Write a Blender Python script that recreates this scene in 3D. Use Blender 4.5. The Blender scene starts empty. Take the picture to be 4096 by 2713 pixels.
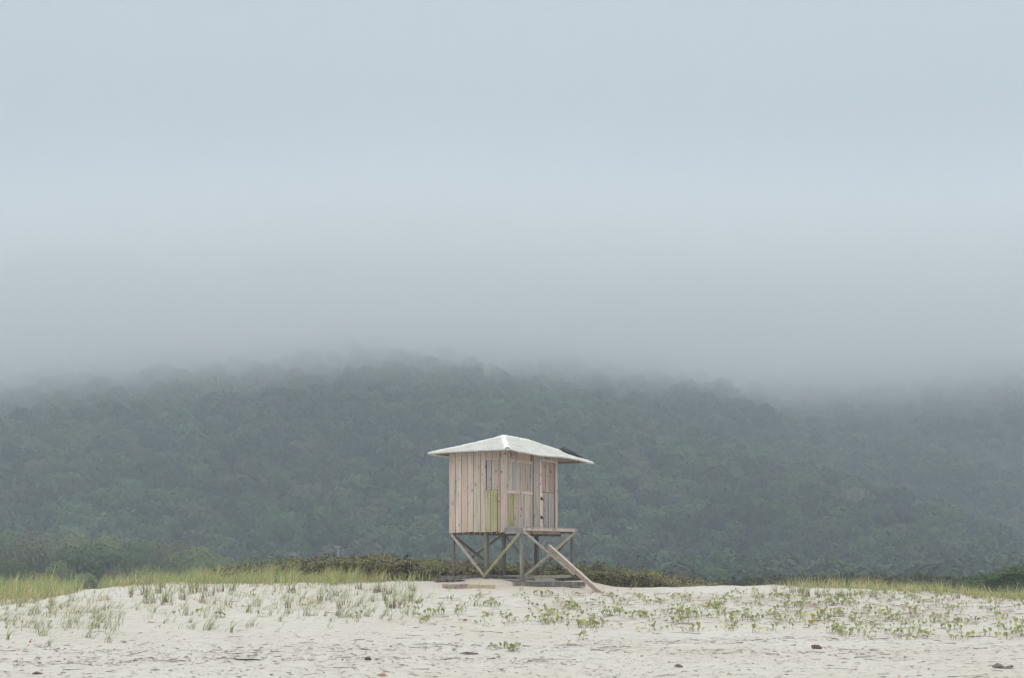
import bpy, math, random
import numpy as np
from mathutils import Vector, Matrix

rnd = random.Random(7)
R = np.random.default_rng(11)
SC = bpy.context.scene
COL = SC.collection
F = 4200.0          # focal length in photograph pixels
CZ = 1.65           # eye height

# ------------------------------------------------------------------ helpers
def link(o, parent=None):
    COL.objects.link(o)
    if parent is not None:
        o.parent = parent
    return o

def tag(o, label=None, cat=None, group=None, kind=None):
    if label: o['label'] = label
    if cat: o['category'] = cat
    if group: o['group'] = group
    if kind: o['kind'] = kind
    return o

def empty(name, loc, rz=0.0):
    o = bpy.data.objects.new(name, None)
    o.location = loc
    o.rotation_euler = (0, 0, rz)
    o.empty_display_size = 0.2
    return link(o)

def copy_tree(o, parent=None):
    c = o.copy()
    link(c, parent)
    for ch in list(o.children):
        if ch.name != c.name:
            copy_tree(ch, c)
    return c

def mesh_obj(name, V, Q, C=None, mat=None, parent=None, smooth=False, A=None):
    """V (n,3), Q (m,k) faces with k corners, C (m,3) colour of each face"""
    V = np.asarray(V, dtype=np.float32).reshape(-1, 3)
    Q = np.asarray(Q, dtype=np.int32)
    m, k = Q.shape
    me = bpy.data.meshes.new(name)
    me.vertices.add(len(V)); me.vertices.foreach_set('co', V.ravel())
    me.loops.add(m * k); me.loops.foreach_set('vertex_index', Q.ravel())
    me.polygons.add(m)
    me.polygons.foreach_set('loop_start', np.arange(0, m * k, k, dtype=np.int32))
    me.polygons.foreach_set('loop_total', np.full(m, k, dtype=np.int32))
    if C is not None:
        at = me.color_attributes.new('tint', 'FLOAT_COLOR', 'CORNER')
        c4 = np.ones((m, 4), dtype=np.float32); c4[:, :3] = C
        if A is not None: c4[:, 3] = A
        at.data.foreach_set('color', np.repeat(c4, k, axis=0).ravel())
    me.update(calc_edges=True)
    me.validate()
    if smooth:
        me.polygons.foreach_set('use_smooth', np.ones(len(me.polygons), dtype=bool))
    if mat: me.materials.append(mat)
    o = bpy.data.objects.new(name, me)
    return link(o, parent)

class MB:
    """collects faces of any size into one mesh; z0 is taken off every height"""
    def __init__(s, z0=0.0):
        s.v = []; s.f = []; s.c = []; s.a = []; s.m = []; s.z0 = z0
    def quad(s, pts, c=(1, 1, 1), a=0.0, m=0):
        i = len(s.v)
        s.v += [(p[0], p[1], p[2] - s.z0) for p in pts]
        s.f.append(tuple(range(i, i + len(pts)))); s.c.append(c); s.a.append(a); s.m.append(m)
    def hexa(s, b, t, c=(1, 1, 1), a=0.0, m=0):
        """b, t: four corners each, counter-clockwise seen from outside the t side"""
        i = len(s.v)
        s.v += [(p[0], p[1], p[2] - s.z0) for p in list(b) + list(t)]
        for f in ((3, 2, 1, 0), (4, 5, 6, 7), (0, 1, 5, 4), (1, 2, 6, 5), (2, 3, 7, 6), (3, 0, 4, 7)):
            s.f.append(tuple(i + k for k in f)); s.c.append(c); s.a.append(a); s.m.append(m)
    def box(s, x0, x1, y0, y1, z0, z1, c=(1, 1, 1), a=0.0, m=0, zt=None):
        """zt: heights of the four top corners"""
        q = [(x0, y0), (x1, y0), (x1, y1), (x0, y1)]
        zt = zt or [z1] * 4
        s.hexa([(p[0], p[1], z0) for p in q], [(p[0], p[1], z) for p, z in zip(q, zt)], c, a, m)
    def bar(s, p, q, w, h, up=(0, 0, 1), c=(1, 1, 1), a=0.0, m=0, ext=0.0, jag=0.0):
        """rectangular timber from p to q, w wide (sideways), h deep (along up)"""
        p = Vector(p); q = Vector(q); d = (q - p).normalized()
        p -= d * ext; q += d * ext
        sd = d.cross(Vector(up)).normalized(); u = sd.cross(d).normalized()
        n = 6
        rings = []
        for k in range(n + 1):
            t = k / n
            o = p.lerp(q, t) + sd * rnd.uniform(-jag, jag) + u * rnd.uniform(-jag, jag)
            rings.append([o + sd * (w / 2) * a1 + u * (h / 2) * b1 for a1, b1 in ((-1, -1), (1, -1), (1, 1), (-1, 1))])
        i = len(s.v)
        for r in rings:
            s.v += [(x[0], x[1], x[2] - s.z0) for x in r]
        for k in range(n):
            for j in range(4):
                s.f.append((i + 4 * k + j, i + 4 * k + (j + 1) % 4, i + 4 * k + 4 + (j + 1) % 4, i + 4 * k + 4 + j))
                s.c.append(c); s.a.append(a); s.m.append(m)
        s.f.append((i + 3, i + 2, i + 1, i)); s.f.append((i + 4 * n, i + 4 * n + 1, i + 4 * n + 2, i + 4 * n + 3))
        s.c += [c, c]; s.a += [a, a]; s.m += [m, m]
    def tube(s, pts, rad, n=6, c=(1, 1, 1), m=0, a=0.0):
        pts = [Vector(p) for p in pts]
        if not hasattr(rad, '__len__'): rad = [rad] * len(pts)
        i = len(s.v)
        for k, p in enumerate(pts):
            d = (pts[min(k + 1, len(pts) - 1)] - pts[max(k - 1, 0)]).normalized()
            ref = Vector((0, 0, 1)) if abs(d.z) < 0.9 else Vector((1, 0, 0))
            sd = d.cross(ref).normalized(); u = sd.cross(d)
            for j in range(n):
                an = 2 * math.pi * j / n
                x = p + (sd * math.cos(an) + u * math.sin(an)) * rad[k]
                s.v.append((x[0], x[1], x[2] - s.z0))
        for k in range(len(pts) - 1):
            for j in range(n):
                s.f.append((i + n * k + j, i + n * k + (j + 1) % n, i + n * (k + 1) + (j + 1) % n, i + n * (k + 1) + j))
                s.c.append(c); s.m.append(m); s.a.append(a)
        s.f.append(tuple(i + j for j in reversed(range(n)))); s.f.append(tuple(i + n * (len(pts) - 1) + j for j in range(n)))
        s.c += [c, c]; s.m += [m, m]; s.a += [a, a]
    def build(s, name, mats, parent=None, smooth=False):
        if not isinstance(mats, (list, tuple)): mats = [mats]
        me = bpy.data.meshes.new(name)
        me.from_pydata(s.v, [], s.f)
        at = me.color_attributes.new('tint', 'FLOAT_COLOR', 'CORNER')
        buf = []
        for p in me.polygons:
            c = s.c[p.index]
            buf += [c[0], c[1], c[2], s.a[p.index]] * p.loop_total
            p.material_index = s.m[p.index]
            p.use_smooth = smooth
        at.data.foreach_set('color', buf)
        for mt in mats: me.materials.append(mt)
        o = bpy.data.objects.new(name, me)
        return link(o, parent)

def _hash(ix, iy, seed):
    n = np.sin(ix * 127.1 + iy * 311.7 + seed * 74.7) * 43758.5453
    return n - np.floor(n)
def vnoise(x, y, seed=0):
    x = np.asarray(x, float); y = np.asarray(y, float)
    ix = np.floor(x); iy = np.floor(y); fx = x - ix; fy = y - iy
    fx = fx * fx * (3 - 2 * fx); fy = fy * fy * (3 - 2 * fy)
    a = _hash(ix, iy, seed); b = _hash(ix + 1, iy, seed); c = _hash(ix, iy + 1, seed); d = _hash(ix + 1, iy + 1, seed)
    return (a * (1 - fx) + b * fx) * (1 - fy) + (c * (1 - fx) + d * fx) * fy - 0.5
def fbm(x, y, seed=0, o=3):
    r = 0; am = 1
    for k in range(o):
        r = r + am * vnoise(x * 2 ** k, y * 2 ** k, seed + k * 13); am *= 0.5
    return r
def sst(a, b, x):
    t = np.clip((np.asarray(x, float) - a) / (b - a), 0, 1)
    return t * t * (3 - 2 * t)

# ------------------------------------------------------------------ the land
CX = [-60, -30, -16, -14.1, -12.2, -11.6, -11.0, -9.5, -7.2, -3.1, -0.4, 1.6, 3.2, 6, 8, 10.7, 14.1, 20, 40]
CZs = [0.3, 0.4, 0.45, 0.50, 0.55, 0.60, 0.74, 0.80, 0.80, 0.84, 0.78, 0.72, 0.655, 0.63, 0.66, 0.57, 0.36, 0.25, 0.2]
def land(x, y):
    x = np.asarray(x, float); y = np.asarray(y, float)
    zc = np.interp(x, CX, CZs)
    yc = 29.0
    t = np.clip((y - 11) / (yc - 11), 0, 1)
    front = zc * (0.9 * t + 0.1 * t * t) + np.minimum(y - 11, 0) * 0.03
    low = -5.0
    mid = np.clip((y - 31) / 30, 0, 1); mid = mid * mid * (3 - 2 * mid)
    z = np.where(y < yc, front, zc * (1 - mid) + low * mid)
    # the mound under the hut
    dx = (x - 0.55) / 2.5; dy = (y - 29.4) / 2.3
    z = z + 0.17 * (1 - sst(0.55, 1.15, np.sqrt(dx * dx + dy * dy)))
    dx = (x + 0.62) / 0.75; dy = (y - 27.75) / 0.5
    z = z + 0.10 * np.exp(-dx * dx - dy * dy)
    # drifts and wind ripples
    near = 1 - sst(45, 70, y)
    z = z + near * (0.10 * fbm(x / 3.1, y / 2.2, 3) + 0.045 * fbm(x / 0.8, y / 0.55, 5) + 0.012 * fbm(x / 0.22, y / 0.16, 9, 2))
    return z
def land1(x, y): return float(land(np.array([x]), np.array([y]))[0])
YS = np.arange(11.5, 31, 0.1)
def spot(px, py):
    """the point of the sand that a given direction meets"""
    xs = (px - 2048) / F * YS
    zz = land(xs, YS)
    pp = 2213 + F * (CZ - zz) / YS
    i = int(np.argmin(np.abs(pp - py)))
    return float(xs[i]), float(YS[i]), float(zz[i])
def proj(x, y, z):
    return 2048 + F * x / y, 2213 + F * (CZ - z) / y

def hill_h(x, y):
    x = np.asarray(x, float); y = np.asarray(y, float)
    # nearer spur, falling away to the right
    up1 = np.clip((y - 190), 0, None) * 0.40
    cap = 112 - 0.74 * np.clip(x + 24 + 26 * vnoise(y / 60, y * 0, 4), 0, None) - 0.12 * np.clip(-x - 90, 0, None)
    k = 8.0
    h1 = -k * np.log(np.exp(-up1 / k) + np.exp(-np.clip(cap, -60, 200) / k))
    # the hill behind it
    up2 = np.clip((y - 205 - 0.22 * np.clip(x, 0, None) + 12 * vnoise(x / 90, x * 0, 8)), 0, None) * 0.42
    h2 = np.minimum(up2, 190)
    h = np.maximum(h1, h2)
    amp = sst(200, 300, y)
    h = h + amp * (25 * vnoise(x / 66 + y / 130, y / 190, 21) + 6 * vnoise(x / 34, y / 60, 33) + 2.5 * vnoise(x / 14, y / 22, 41))
    return np.where(y < 185, -6.0, np.maximum(h - 6, -6.5))

# ------------------------------------------------------------------ materials
def new_mat(name):
    m = bpy.data.materials.new(name); m.use_nodes = True
    nt = m.node_tree
    for n in list(nt.nodes): nt.nodes.remove(n)
    out = nt.nodes.new('ShaderNodeOutputMaterial')
    return m, nt, out
def N(nt, kind, **kw):
    n = nt.nodes.new(kind)
    for k, v in kw.items():
        if k.startswith('i_'):
            n.inputs[k[2:].replace('_', ' ')].default_value = v
        else: setattr(n, k, v)
    return n
def mix(nt, fac, a, b, mode='MIX'):
    n = nt.nodes.new('ShaderNodeMix'); n.data_type = 'RGBA'; n.blend_type = mode; n.clamp_factor = True
    for s, v in ((n.inputs[0], fac), (n.inputs[6], a), (n.inputs[7], b)):
        if isinstance(v, bpy.types.NodeSocket): nt.links.new(v, s)
        elif isinstance(v, (int, float)): s.default_value = v if s.type == 'VALUE' else (v, v, v, 1)
        else: s.default_value = (*v, 1)
    return n.outputs[2]
def ramp(nt, src, stops):
    n = nt.nodes.new('ShaderNodeValToRGB')
    e = n.color_ramp.elements
    while len(e) > 1: e.remove(e[-1])
    for i, (p, c) in enumerate(stops):
        el = e[0] if i == 0 else e.new(p)
        el.position = p; el.color = (c, c, c, 1) if isinstance(c, (int, float)) else (*c, 1)
    nt.links.new(src, n.inputs[0]); return n.outputs[0]
def coords(nt, scale=(1, 1, 1), kind='Object'):
    tc = nt.nodes.new('ShaderNodeTexCoord'); mp = nt.nodes.new('ShaderNodeMapping')
    mp.inputs['Scale'].default_value = scale
    nt.links.new(tc.outputs[kind], mp.inputs[0]); return mp.outputs[0]
def noise(nt, vec, scale, detail=4, rough=0.6, dist=0.0):
    n = N(nt, 'ShaderNodeTexNoise', i_Scale=scale, i_Detail=detail, i_Roughness=rough, i_Distortion=dist)
    nt.links.new(vec, n.inputs['Vector']); return n.outputs[0]
def bsdf(nt, out, col, rough=0.8, bump=None, dist=0.01, strength=1.0, spec=0.3, trans=0.0, metal=0.0):
    b = nt.nodes.new('ShaderNodeBsdfPrincipled')
    if isinstance(col, bpy.types.NodeSocket): nt.links.new(col, b.inputs['Base Color'])
    else: b.inputs['Base Color'].default_value = (*col, 1)
    b.inputs['Roughness'].default_value = rough
    b.inputs['Specular IOR Level'].default_value = spec
    b.inputs['Metallic'].default_value = metal
    if bump is not None:
        bp = nt.nodes.new('ShaderNodeBump'); bp.inputs['Strength'].default_value = strength; bp.inputs['Distance'].default_value = dist
        nt.links.new(bump, bp.inputs['Height']); nt.links.new(bp.outputs[0], b.inputs['Normal'])
    sh = b.outputs[0]
    if trans > 0:
        t = nt.nodes.new('ShaderNodeBsdfTranslucent')
        if isinstance(col, bpy.types.NodeSocket): nt.links.new(col, t.inputs[0])
        else: t.inputs[0].default_value = (*col, 1)
        ms = nt.nodes.new('ShaderNodeMixShader'); ms.inputs[0].default_value = trans
        nt.links.new(sh, ms.inputs[1]); nt.links.new(t.outputs[0], ms.inputs[2]); sh = ms.outputs[0]
    nt.links.new(sh, out.inputs[0])
    return b

def tint_mat(name, rough=0.75, trans=0.25, var=0.35, scale=3.0, spec=0.25):
    """leaf, grass and twig surfaces: the colour of each leaf with a little mottling"""
    m, nt, out = new_mat(name)
    at = N(nt, 'ShaderNodeAttribute', attribute_name='tint')
    n = noise(nt, coords(nt), scale, 3)
    c = mix(nt, 1.0, at.outputs[0], ramp(nt, n, [(0.3, 1 - var), (0.7, 1 + var * 0.6)]), 'MULTIPLY')
    bsdf(nt, out, c, rough, spec=spec, trans=trans)
    return m

def wood_mat(name, dark=0.55, grey=0.0, zdir=True):
    """bleached sawn timber; tint = colour of the board, tint alpha = algae"""
    m, nt, out = new_mat(name)
    at = N(nt, 'ShaderNodeAttribute', attribute_name='tint')
    v = coords(nt, (1, 1, 1))
    vg = coords(nt, (38, 38, 1.1)) if zdir else coords(nt, (9, 9, 9))
    g = noise(nt, vg, 1.0, 6, 0.65, 0.3)
    c = mix(nt, 1.0, at.outputs[0], ramp(nt, g, [(0.30, dark * 0.85), (0.46, 0.88), (0.70, 1.14)]), 'MULTIPLY')
    big = noise(nt, coords(nt, (5, 5, 0.9)), 1.0, 4, 0.6)
    c = mix(nt, ramp(nt, big, [(0.52, 0.0), (0.75, 0.40)]), c, (0.40, 0.355, 0.335))
    big2 = noise(nt, coords(nt, (3.3, 3.3, 0.8)), 2.0, 3, 0.6)
    c = mix(nt, ramp(nt, big2, [(0.52, 0.0), (0.75, 0.4)]), c, (0.56, 0.47, 0.27))
    # dark knots and split ends
    kn = noise(nt, coords(nt, (9, 9, 3.2)), 1.7, 2, 0.5)
    c = mix(nt, ramp(nt, kn, [(0.665, 0.0), (0.70, 0.85)]), c, (0.10, 0.075, 0.06))
    al = noise(nt, coords(nt, (22, 22, 1.3)), 1.0, 5, 0.75)
    ma = N(nt, 'ShaderNodeMath', operation='MULTIPLY_ADD'); ma.inputs[1].default_value = 1.0; ma.inputs[2].default_value = -0.95
    ad = N(nt, 'ShaderNodeMath', operation='ADD'); nt.links.new(al, ad.inputs[0]); nt.links.new(at.outputs['Alpha'], ad.inputs[1])
    nt.links.new(ad.outputs[0], ma.inputs[0])
    sc = N(nt, 'ShaderNodeMath', operation='MULTIPLY', use_clamp=True); sc.inputs[1].default_value = 4.5; nt.links.new(ma.outputs[0], sc.inputs[0])
    ga = N(nt, 'ShaderNodeMath', operation='GREATER_THAN'); ga.inputs[1].default_value = 0.05; nt.links.new(at.outputs['Alpha'], ga.inputs[0])
    fa = N(nt, 'ShaderNodeMath', operation='MULTIPLY'); nt.links.new(sc.outputs[0], fa.inputs[0]); nt.links.new(ga.outputs[0], fa.inputs[1])
    fb = N(nt, 'ShaderNodeMath', operation='MULTIPLY'); nt.links.new(fa.outputs[0], fb.inputs[0]); fb.inputs[1].default_value = 0.9
    c = mix(nt, fb.outputs[0], c, (0.29, 0.30, 0.09))
    bsdf(nt, out, c, 0.85, bump=g, dist=0.004, strength=0.6, spec=0.2)
    return m

def plain_mat(name, col, rough=0.8, var=0.2, scale=8, metal=0.0, spec=0.3, bump=0.003):
    m, nt, out = new_mat(name)
    n = noise(nt, coords(nt), scale, 5)
    c = mix(nt, 1.0, col, ramp(nt, n, [(0.3, 1 - var), (0.7, 1 + var)]), 'MULTIPLY')
    bsdf(nt, out, c, rough, bump=n, dist=bump, metal=metal, spec=spec)
    return m

def sand_mat():
    m, nt, out = new_mat('pale_sand')
    v = coords(nt)
    big = noise(nt, v, 0.35, 4)
    fine = noise(nt, v, 60, 3, 0.7)
    midn = noise(nt, coords(nt, (1.3, 2.6, 1)), 2.2, 6, 0.62)
    c = mix(nt, ramp(nt, big, [(0.35, 0.0), (0.7, 1.0)]), (0.645, 0.610, 0.543), (0.588, 0.542, 0.465))
    c = mix(nt, 1.0, c, ramp(nt, midn, [(0.25, 0.90), (0.6, 1.03)]), 'MULTIPLY')
    c = mix(nt, 1.0, c, ramp(nt, fine, [(0.2, 0.85), (0.7, 1.05)]), 'MULTIPLY')
    # fine litter in streaks
    li = noise(nt, coords(nt, (14, 34, 14)), 1.6, 5, 0.75)
    lm = noise(nt, coords(nt, (0.5, 1.6, 1)), 1.0, 4, 0.6)
    f = N(nt, 'ShaderNodeMath', operation='MULTIPLY')
    nt.links.new(ramp(nt, li, [(0.60, 0.0), (0.68, 1.0)]), f.inputs[0]); nt.links.new(ramp(nt, lm, [(0.42, 0.0), (0.62, 0.42)]), f.inputs[1])
    c = mix(nt, f.outputs[0], c, (0.30, 0.25, 0.20))
    # warmer, darker sand tint around the foot of the hut, fading outward
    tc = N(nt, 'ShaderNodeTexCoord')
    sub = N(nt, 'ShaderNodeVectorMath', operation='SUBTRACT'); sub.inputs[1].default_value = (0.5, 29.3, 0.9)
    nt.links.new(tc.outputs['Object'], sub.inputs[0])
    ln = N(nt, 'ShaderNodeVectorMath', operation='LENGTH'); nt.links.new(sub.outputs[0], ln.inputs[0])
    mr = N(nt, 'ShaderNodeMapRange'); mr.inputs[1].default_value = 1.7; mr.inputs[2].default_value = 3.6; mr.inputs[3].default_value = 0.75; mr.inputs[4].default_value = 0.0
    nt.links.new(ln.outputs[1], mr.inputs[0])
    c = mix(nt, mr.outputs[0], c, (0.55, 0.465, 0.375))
    # beyond the dune: dark leaf litter
    sx = N(nt, 'ShaderNodeSeparateXYZ'); nt.links.new(tc.outputs['Object'], sx.inputs[0])
    m2 = N(nt, 'ShaderNodeMapRange'); m2.inputs[1].default_value = 32.0; m2.inputs[2].default_value = 35.0
    nt.links.new(sx.outputs[1], m2.inputs[0])
    c = mix(nt, m2.outputs[0], c, (0.07, 0.065, 0.045))
    bm = N(nt, 'ShaderNodeMath', operation='MULTIPLY_ADD'); bm.inputs[1].default_value = 0.35
    nt.links.new(fine, bm.inputs[0]); nt.links.new(midn, bm.inputs[2])
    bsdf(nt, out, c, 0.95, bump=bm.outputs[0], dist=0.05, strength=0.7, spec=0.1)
    return m

M = {}
M['sand'] = sand_mat()
M['soil'] = plain_mat('forest_floor', (0.05, 0.055, 0.035), 0.95, 0.3, 0.3)
M['leaf'] = tint_mat('foliage', 0.7, 0.25, 0.15, 0.12)
M['leafn'] = tint_mat('shrub_leaves', 0.5, 0.25, 0.3, 2.0, 0.35)
M['grass'] = tint_mat('dune_grass', 0.6, 0.3, 0.2, 3.0)
M['creeper'] = tint_mat('creeper_leaves', 0.45, 0.2, 0.22, 14.0, 0.4)
M['twig'] = tint_mat('driftwood', 0.85, 0.0, 0.35, 30.0, 0.15)
M['bark'] = plain_mat('bark', (0.13, 0.11, 0.09), 0.9, 0.3, 3)
M['wood'] = wood_mat('bleached_boards')
M['post'] = wood_mat('weathered_posts', 0.6)
M['beam'] = wood_mat('beam_timber', 0.6, zdir=False)
M['void'] = plain_mat('dark_gap', (0.045, 0.035, 0.03), 0.95, 0.2, 6)
M['sheet'] = plain_mat('fibre_cement_sheet', (0.60, 0.59, 0.54), 0.9, 0.16, 4)
M['cap'] = plain_mat('white_mortar', (0.88, 0.88, 0.82), 0.9, 0.12, 14, bump=0.02)
M['nail'] = plain_mat('rusty_nail', (0.10, 0.085, 0.075), 0.8, 0.3, 30)
M['iron'] = plain_mat('black_iron', (0.03, 0.03, 0.03), 0.6, 0.3, 30)
M['black'] = plain_mat('black_plastic', (0.012, 0.013, 0.015), 0.35, 0.3, 9, spec=0.5, bump=0.02)
M['cord'] = plain_mat('orange_cord', (0.62, 0.22, 0.13), 0.8, 0.2, 40)
M['pole'] = plain_mat('grey_pole', (0.34, 0.34, 0.33), 0.85, 0.2, 2)

# ------------------------------------------------------------------ ground sheet and hills
def axis(parts):
    a = []
    for s, e, st in parts: a += list(np.arange(s, e, st))
    return np.array(a + [parts[-1][1]])
xs = axis([(-900, -200, 50), (-200, -60, 10), (-60, -20, 1.0), (-20, 20, 0.085), (20, 60, 1.0), (60, 200, 10), (200, 900, 50)])
ys = axis([(-400, -40, 40), (-40, 8, 2), (8, 11.5, 0.2), (11.5, 34, 0.075), (34, 70, 0.6), (70, 200, 5), (200, 1000, 50)])
gx, gy = np.meshgrid(xs, ys)
gz = land(gx, gy)
V = np.stack([gx, gy, gz], -1).reshape(-1, 3)
nx, ny = len(xs), len(ys)
idx = np.arange(nx * ny).reshape(ny, nx)
Q = np.stack([idx[:-1, :-1], idx[:-1, 1:], idx[1:, 1:], idx[1:, :-1]], -1).reshape(-1, 4)
o = mesh_obj('ground', V, Q, None, M['sand'], smooth=True)
tag(o, kind='structure')

xs = np.arange(-520, 521, 8.0); ys = np.arange(178, 900, 8.0)
gx, gy = np.meshgrid(xs, ys)
gz = hill_h(gx, gy)
V = np.stack([gx, gy, gz], -1).reshape(-1, 3)
nx, ny = len(xs), len(ys)
idx = np.arange(nx * ny).reshape(ny, nx)
Q = np.stack([idx[:-1, :-1], idx[:-1, 1:], idx[1:, 1:], idx[1:, :-1]], -1).reshape(-1, 4)
o = mesh_obj('hills', V, Q, None, M['soil'], smooth=True)
tag(o, kind='structure')

# ------------------------------------------------------------------ foliage
ICO = None
def ico(sub=1):
    import bmesh
    bm = bmesh.new(); bmesh.ops.create_icosphere(bm, subdivisions=sub, radius=1.0)
    v = np.array([x.co[:] for x in bm.verts]); f = np.array([[y.index for y in x.verts] for x in bm.faces]); bm.free()
    return v, f
ICOV, ICOF = ico(2)

def crown(n, leaf, lobes=7, flat=0.62, seed=0):
    """unit crown (radius about 1, from z 0 to about 1.3): returns quads V (k,4,3) and shade (k,)"""
    r = np.random.default_rng(seed)
    cs = []; rs = []
    for i in range(lobes):
        an = r.uniform(0, 2 * math.pi); d = 0.0 if i == 0 else r.uniform(0.32, 0.62)
        rad = r.uniform(0.34, 0.55) if i else 0.6
        cs.append((d * math.cos(an), d * math.sin(an), 0.55 + r.uniform(-0.18, 0.22) - 0.25 * d)); rs.append(rad)
    cs = np.array(cs); rs = np.array(rs)
    # leaf clumps on the lobes
    w = rs ** 2 / (rs ** 2).sum()
    which = r.choice(lobes, int(n * 1.7), p=w)
    d = r.normal(size=(len(which), 3)); d /= np.linalg.norm(d, axis=1)[:, None]
    keep = d[:, 2] > -0.55
    which = which[keep]; d = d[keep]
    P = cs[which] + d * (rs[which] * r.uniform(0.86, 1.08, len(which)))[:, None] * np.array([1, 1, flat * 1.25])
    inside = np.zeros(len(P), bool)
    for k in range(lobes):
        dd = np.linalg.norm((P - cs[k]) / np.array([1, 1, flat * 1.25]), axis=1) < rs[k] * 0.84
        inside |= dd & (which != k)
    P = P[~inside][:n]; d = d[~inside][:n]
    m = len(P)
    nn = d + r.normal(size=(m, 3)) * 0.33; nn /= np.linalg.norm(nn, axis=1)[:, None]
    t = np.cross(nn, r.normal(size=(m, 3))); t /= np.linalg.norm(t, axis=1)[:, None]
    b = np.cross(nn, t)
    sz = leaf * r.uniform(0.6, 1.35, m)[:, None]
    q = np.stack([P - t * sz - b * sz * 0.6, P + t * sz * 0.8 - b * sz, P + t * sz + b * sz * 0.7, P - t * sz * 0.7 + b * sz], 1)
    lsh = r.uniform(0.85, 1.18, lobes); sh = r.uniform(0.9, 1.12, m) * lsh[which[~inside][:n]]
    # the inner mass of each lobe, as quads made of two joined triangles' corners
    for k in range(lobes):
        vv = cs[k] + ICOV * rs[k] * 0.80 * np.array([1, 1, flat * 1.25])
        f = ICOF
        tri = vv[f]
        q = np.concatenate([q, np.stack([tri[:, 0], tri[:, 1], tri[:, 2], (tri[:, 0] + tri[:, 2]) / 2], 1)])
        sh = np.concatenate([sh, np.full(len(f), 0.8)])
    return q, sh

def crown_obj(name, q, sh, col, mat, parent=None):
    k = len(q)
    C = np.array(col)[None, :] * sh[:, None]
    return mesh_obj(name, q.reshape(-1, 3), np.arange(k * 4).reshape(-1, 4), C, mat, parent)

GREENS = np.array([(0.050, 0.080, 0.040), (0.068, 0.104, 0.046), (0.042, 0.066, 0.038), (0.092, 0.118, 0.056),
                   (0.076, 0.125, 0.048), (0.088, 0.096, 0.056), (0.055, 0.088, 0.052), (0.105, 0.100, 0.070)])
GW = np.array([0.2, 0.2, 0.16, 0.12, 0.12, 0.07, 0.09, 0.04])

# --- the wood that covers the hills: one mass of crowns
ICOV, ICOF = ico(1)
protos = [crown(420, 0.085, 6, 0.62, s) for s in range(6)] 
protos_far = [crown(260, 0.11, 5, 0.62, s + 50) for s in range(5)]
ICOV, ICOF = ico(2)
def scatter_trees():
    out = []
    # lowland scrub
    y = 62.0
    while y < 190:
        st = 3.2 + (y - 62) / 40
        for x in np.arange(-0.62 * y - 6, 0.62 * y + 6, st):
            X = x + R.uniform(-.4, .4) * st; Y = y + R.uniform(-.4, .4) * st
            top = -2.6 + (Y - 62) * 0.030 + R.uniform(-0.5, 0.7)
            rad = st * R.uniform(0.62, 0.85)
            out.append((X, Y, land1(X, Y) - 0.3 if Y < 70 else -5.2, rad, max(1.3, top + 5.2), 1))
        y += st * 0.9
    y = 190.0
    while y < 640:
        st = 5.5 + (y - 190) / 190
        for x in np.arange(-0.56 * y - 15, 0.56 * y + 15, st):
            X = x + R.uniform(-.42, .42) * st; Y = y + R.uniform(-.42, .42) * st
            out.append((X, Y, None, st * R.uniform(0.55, 0.92), 0, 0))
        y += st * 0.86
    return out
trees = scatter_trees()
TX = np.array([t[0] for t in trees]); TY = np.array([t[1] for t in trees])
HZ = hill_h(TX, TY)
# which of the hill's trees can be seen from the beach at all
best = {}
order = np.argsort(TY)
keep = []
horizon_line = np.full(400, -9.0)
for i in order:
    X, Y, z, rad, ht, low = trees[i]
    if z is None: z = HZ[i] - 1.0; ht = rad * R.uniform(1.05, 1.55)
    if z > 118: continue
    el = (z + ht - CZ) / Y; b = int((X / Y + 0.62) / 1.24 * 400); b = min(max(b, 0), 399)
    half = max(1, int(rad / Y / 1.24 * 400))
    lo = horizon_line[max(0, b - half):b + half + 1]
    if el < lo.min() - 0.012 and not low: continue
    if Y > 200:
        horizon_line[max(0, b - half):b + half + 1] = np.maximum(lo, el - 0.010)
    keep.append((X, Y, z, rad, ht))
print('forest trees', len(keep))
QV = []; QC = []
for j, (X, Y, z, rad, ht) in enumerate(keep):
    q, sh = protos[j % 6] if Y < 420 else protos_far[j % 5]
    an = R.uniform(0, 6.28); c, s = math.cos(an), math.sin(an)
    M3 = np.array([[c, -s, 0], [s, c, 0], [0, 0, 1]])
    qq = (q @ M3.T) * np.array([rad * R.uniform(.9, 1.15), rad * R.uniform(.9, 1.15), ht / 1.15]) + np.array([X, Y, z])
    col = GREENS[R.choice(8, p=GW)] * R.uniform(0.78, 1.25)
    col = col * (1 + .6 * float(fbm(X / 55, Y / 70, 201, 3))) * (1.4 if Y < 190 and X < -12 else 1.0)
    if R.random() < 0.012: col = np.array((0.14, 0.13, 0.10))
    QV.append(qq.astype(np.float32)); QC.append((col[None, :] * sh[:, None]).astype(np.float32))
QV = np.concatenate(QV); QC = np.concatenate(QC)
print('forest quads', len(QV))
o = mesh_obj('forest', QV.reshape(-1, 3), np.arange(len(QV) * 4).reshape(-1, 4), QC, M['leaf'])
tag(o, 'dense dark green wood covering the hills behind the dune and fading into low cloud', 'forest', kind='stuff')
del QV, QC

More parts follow.
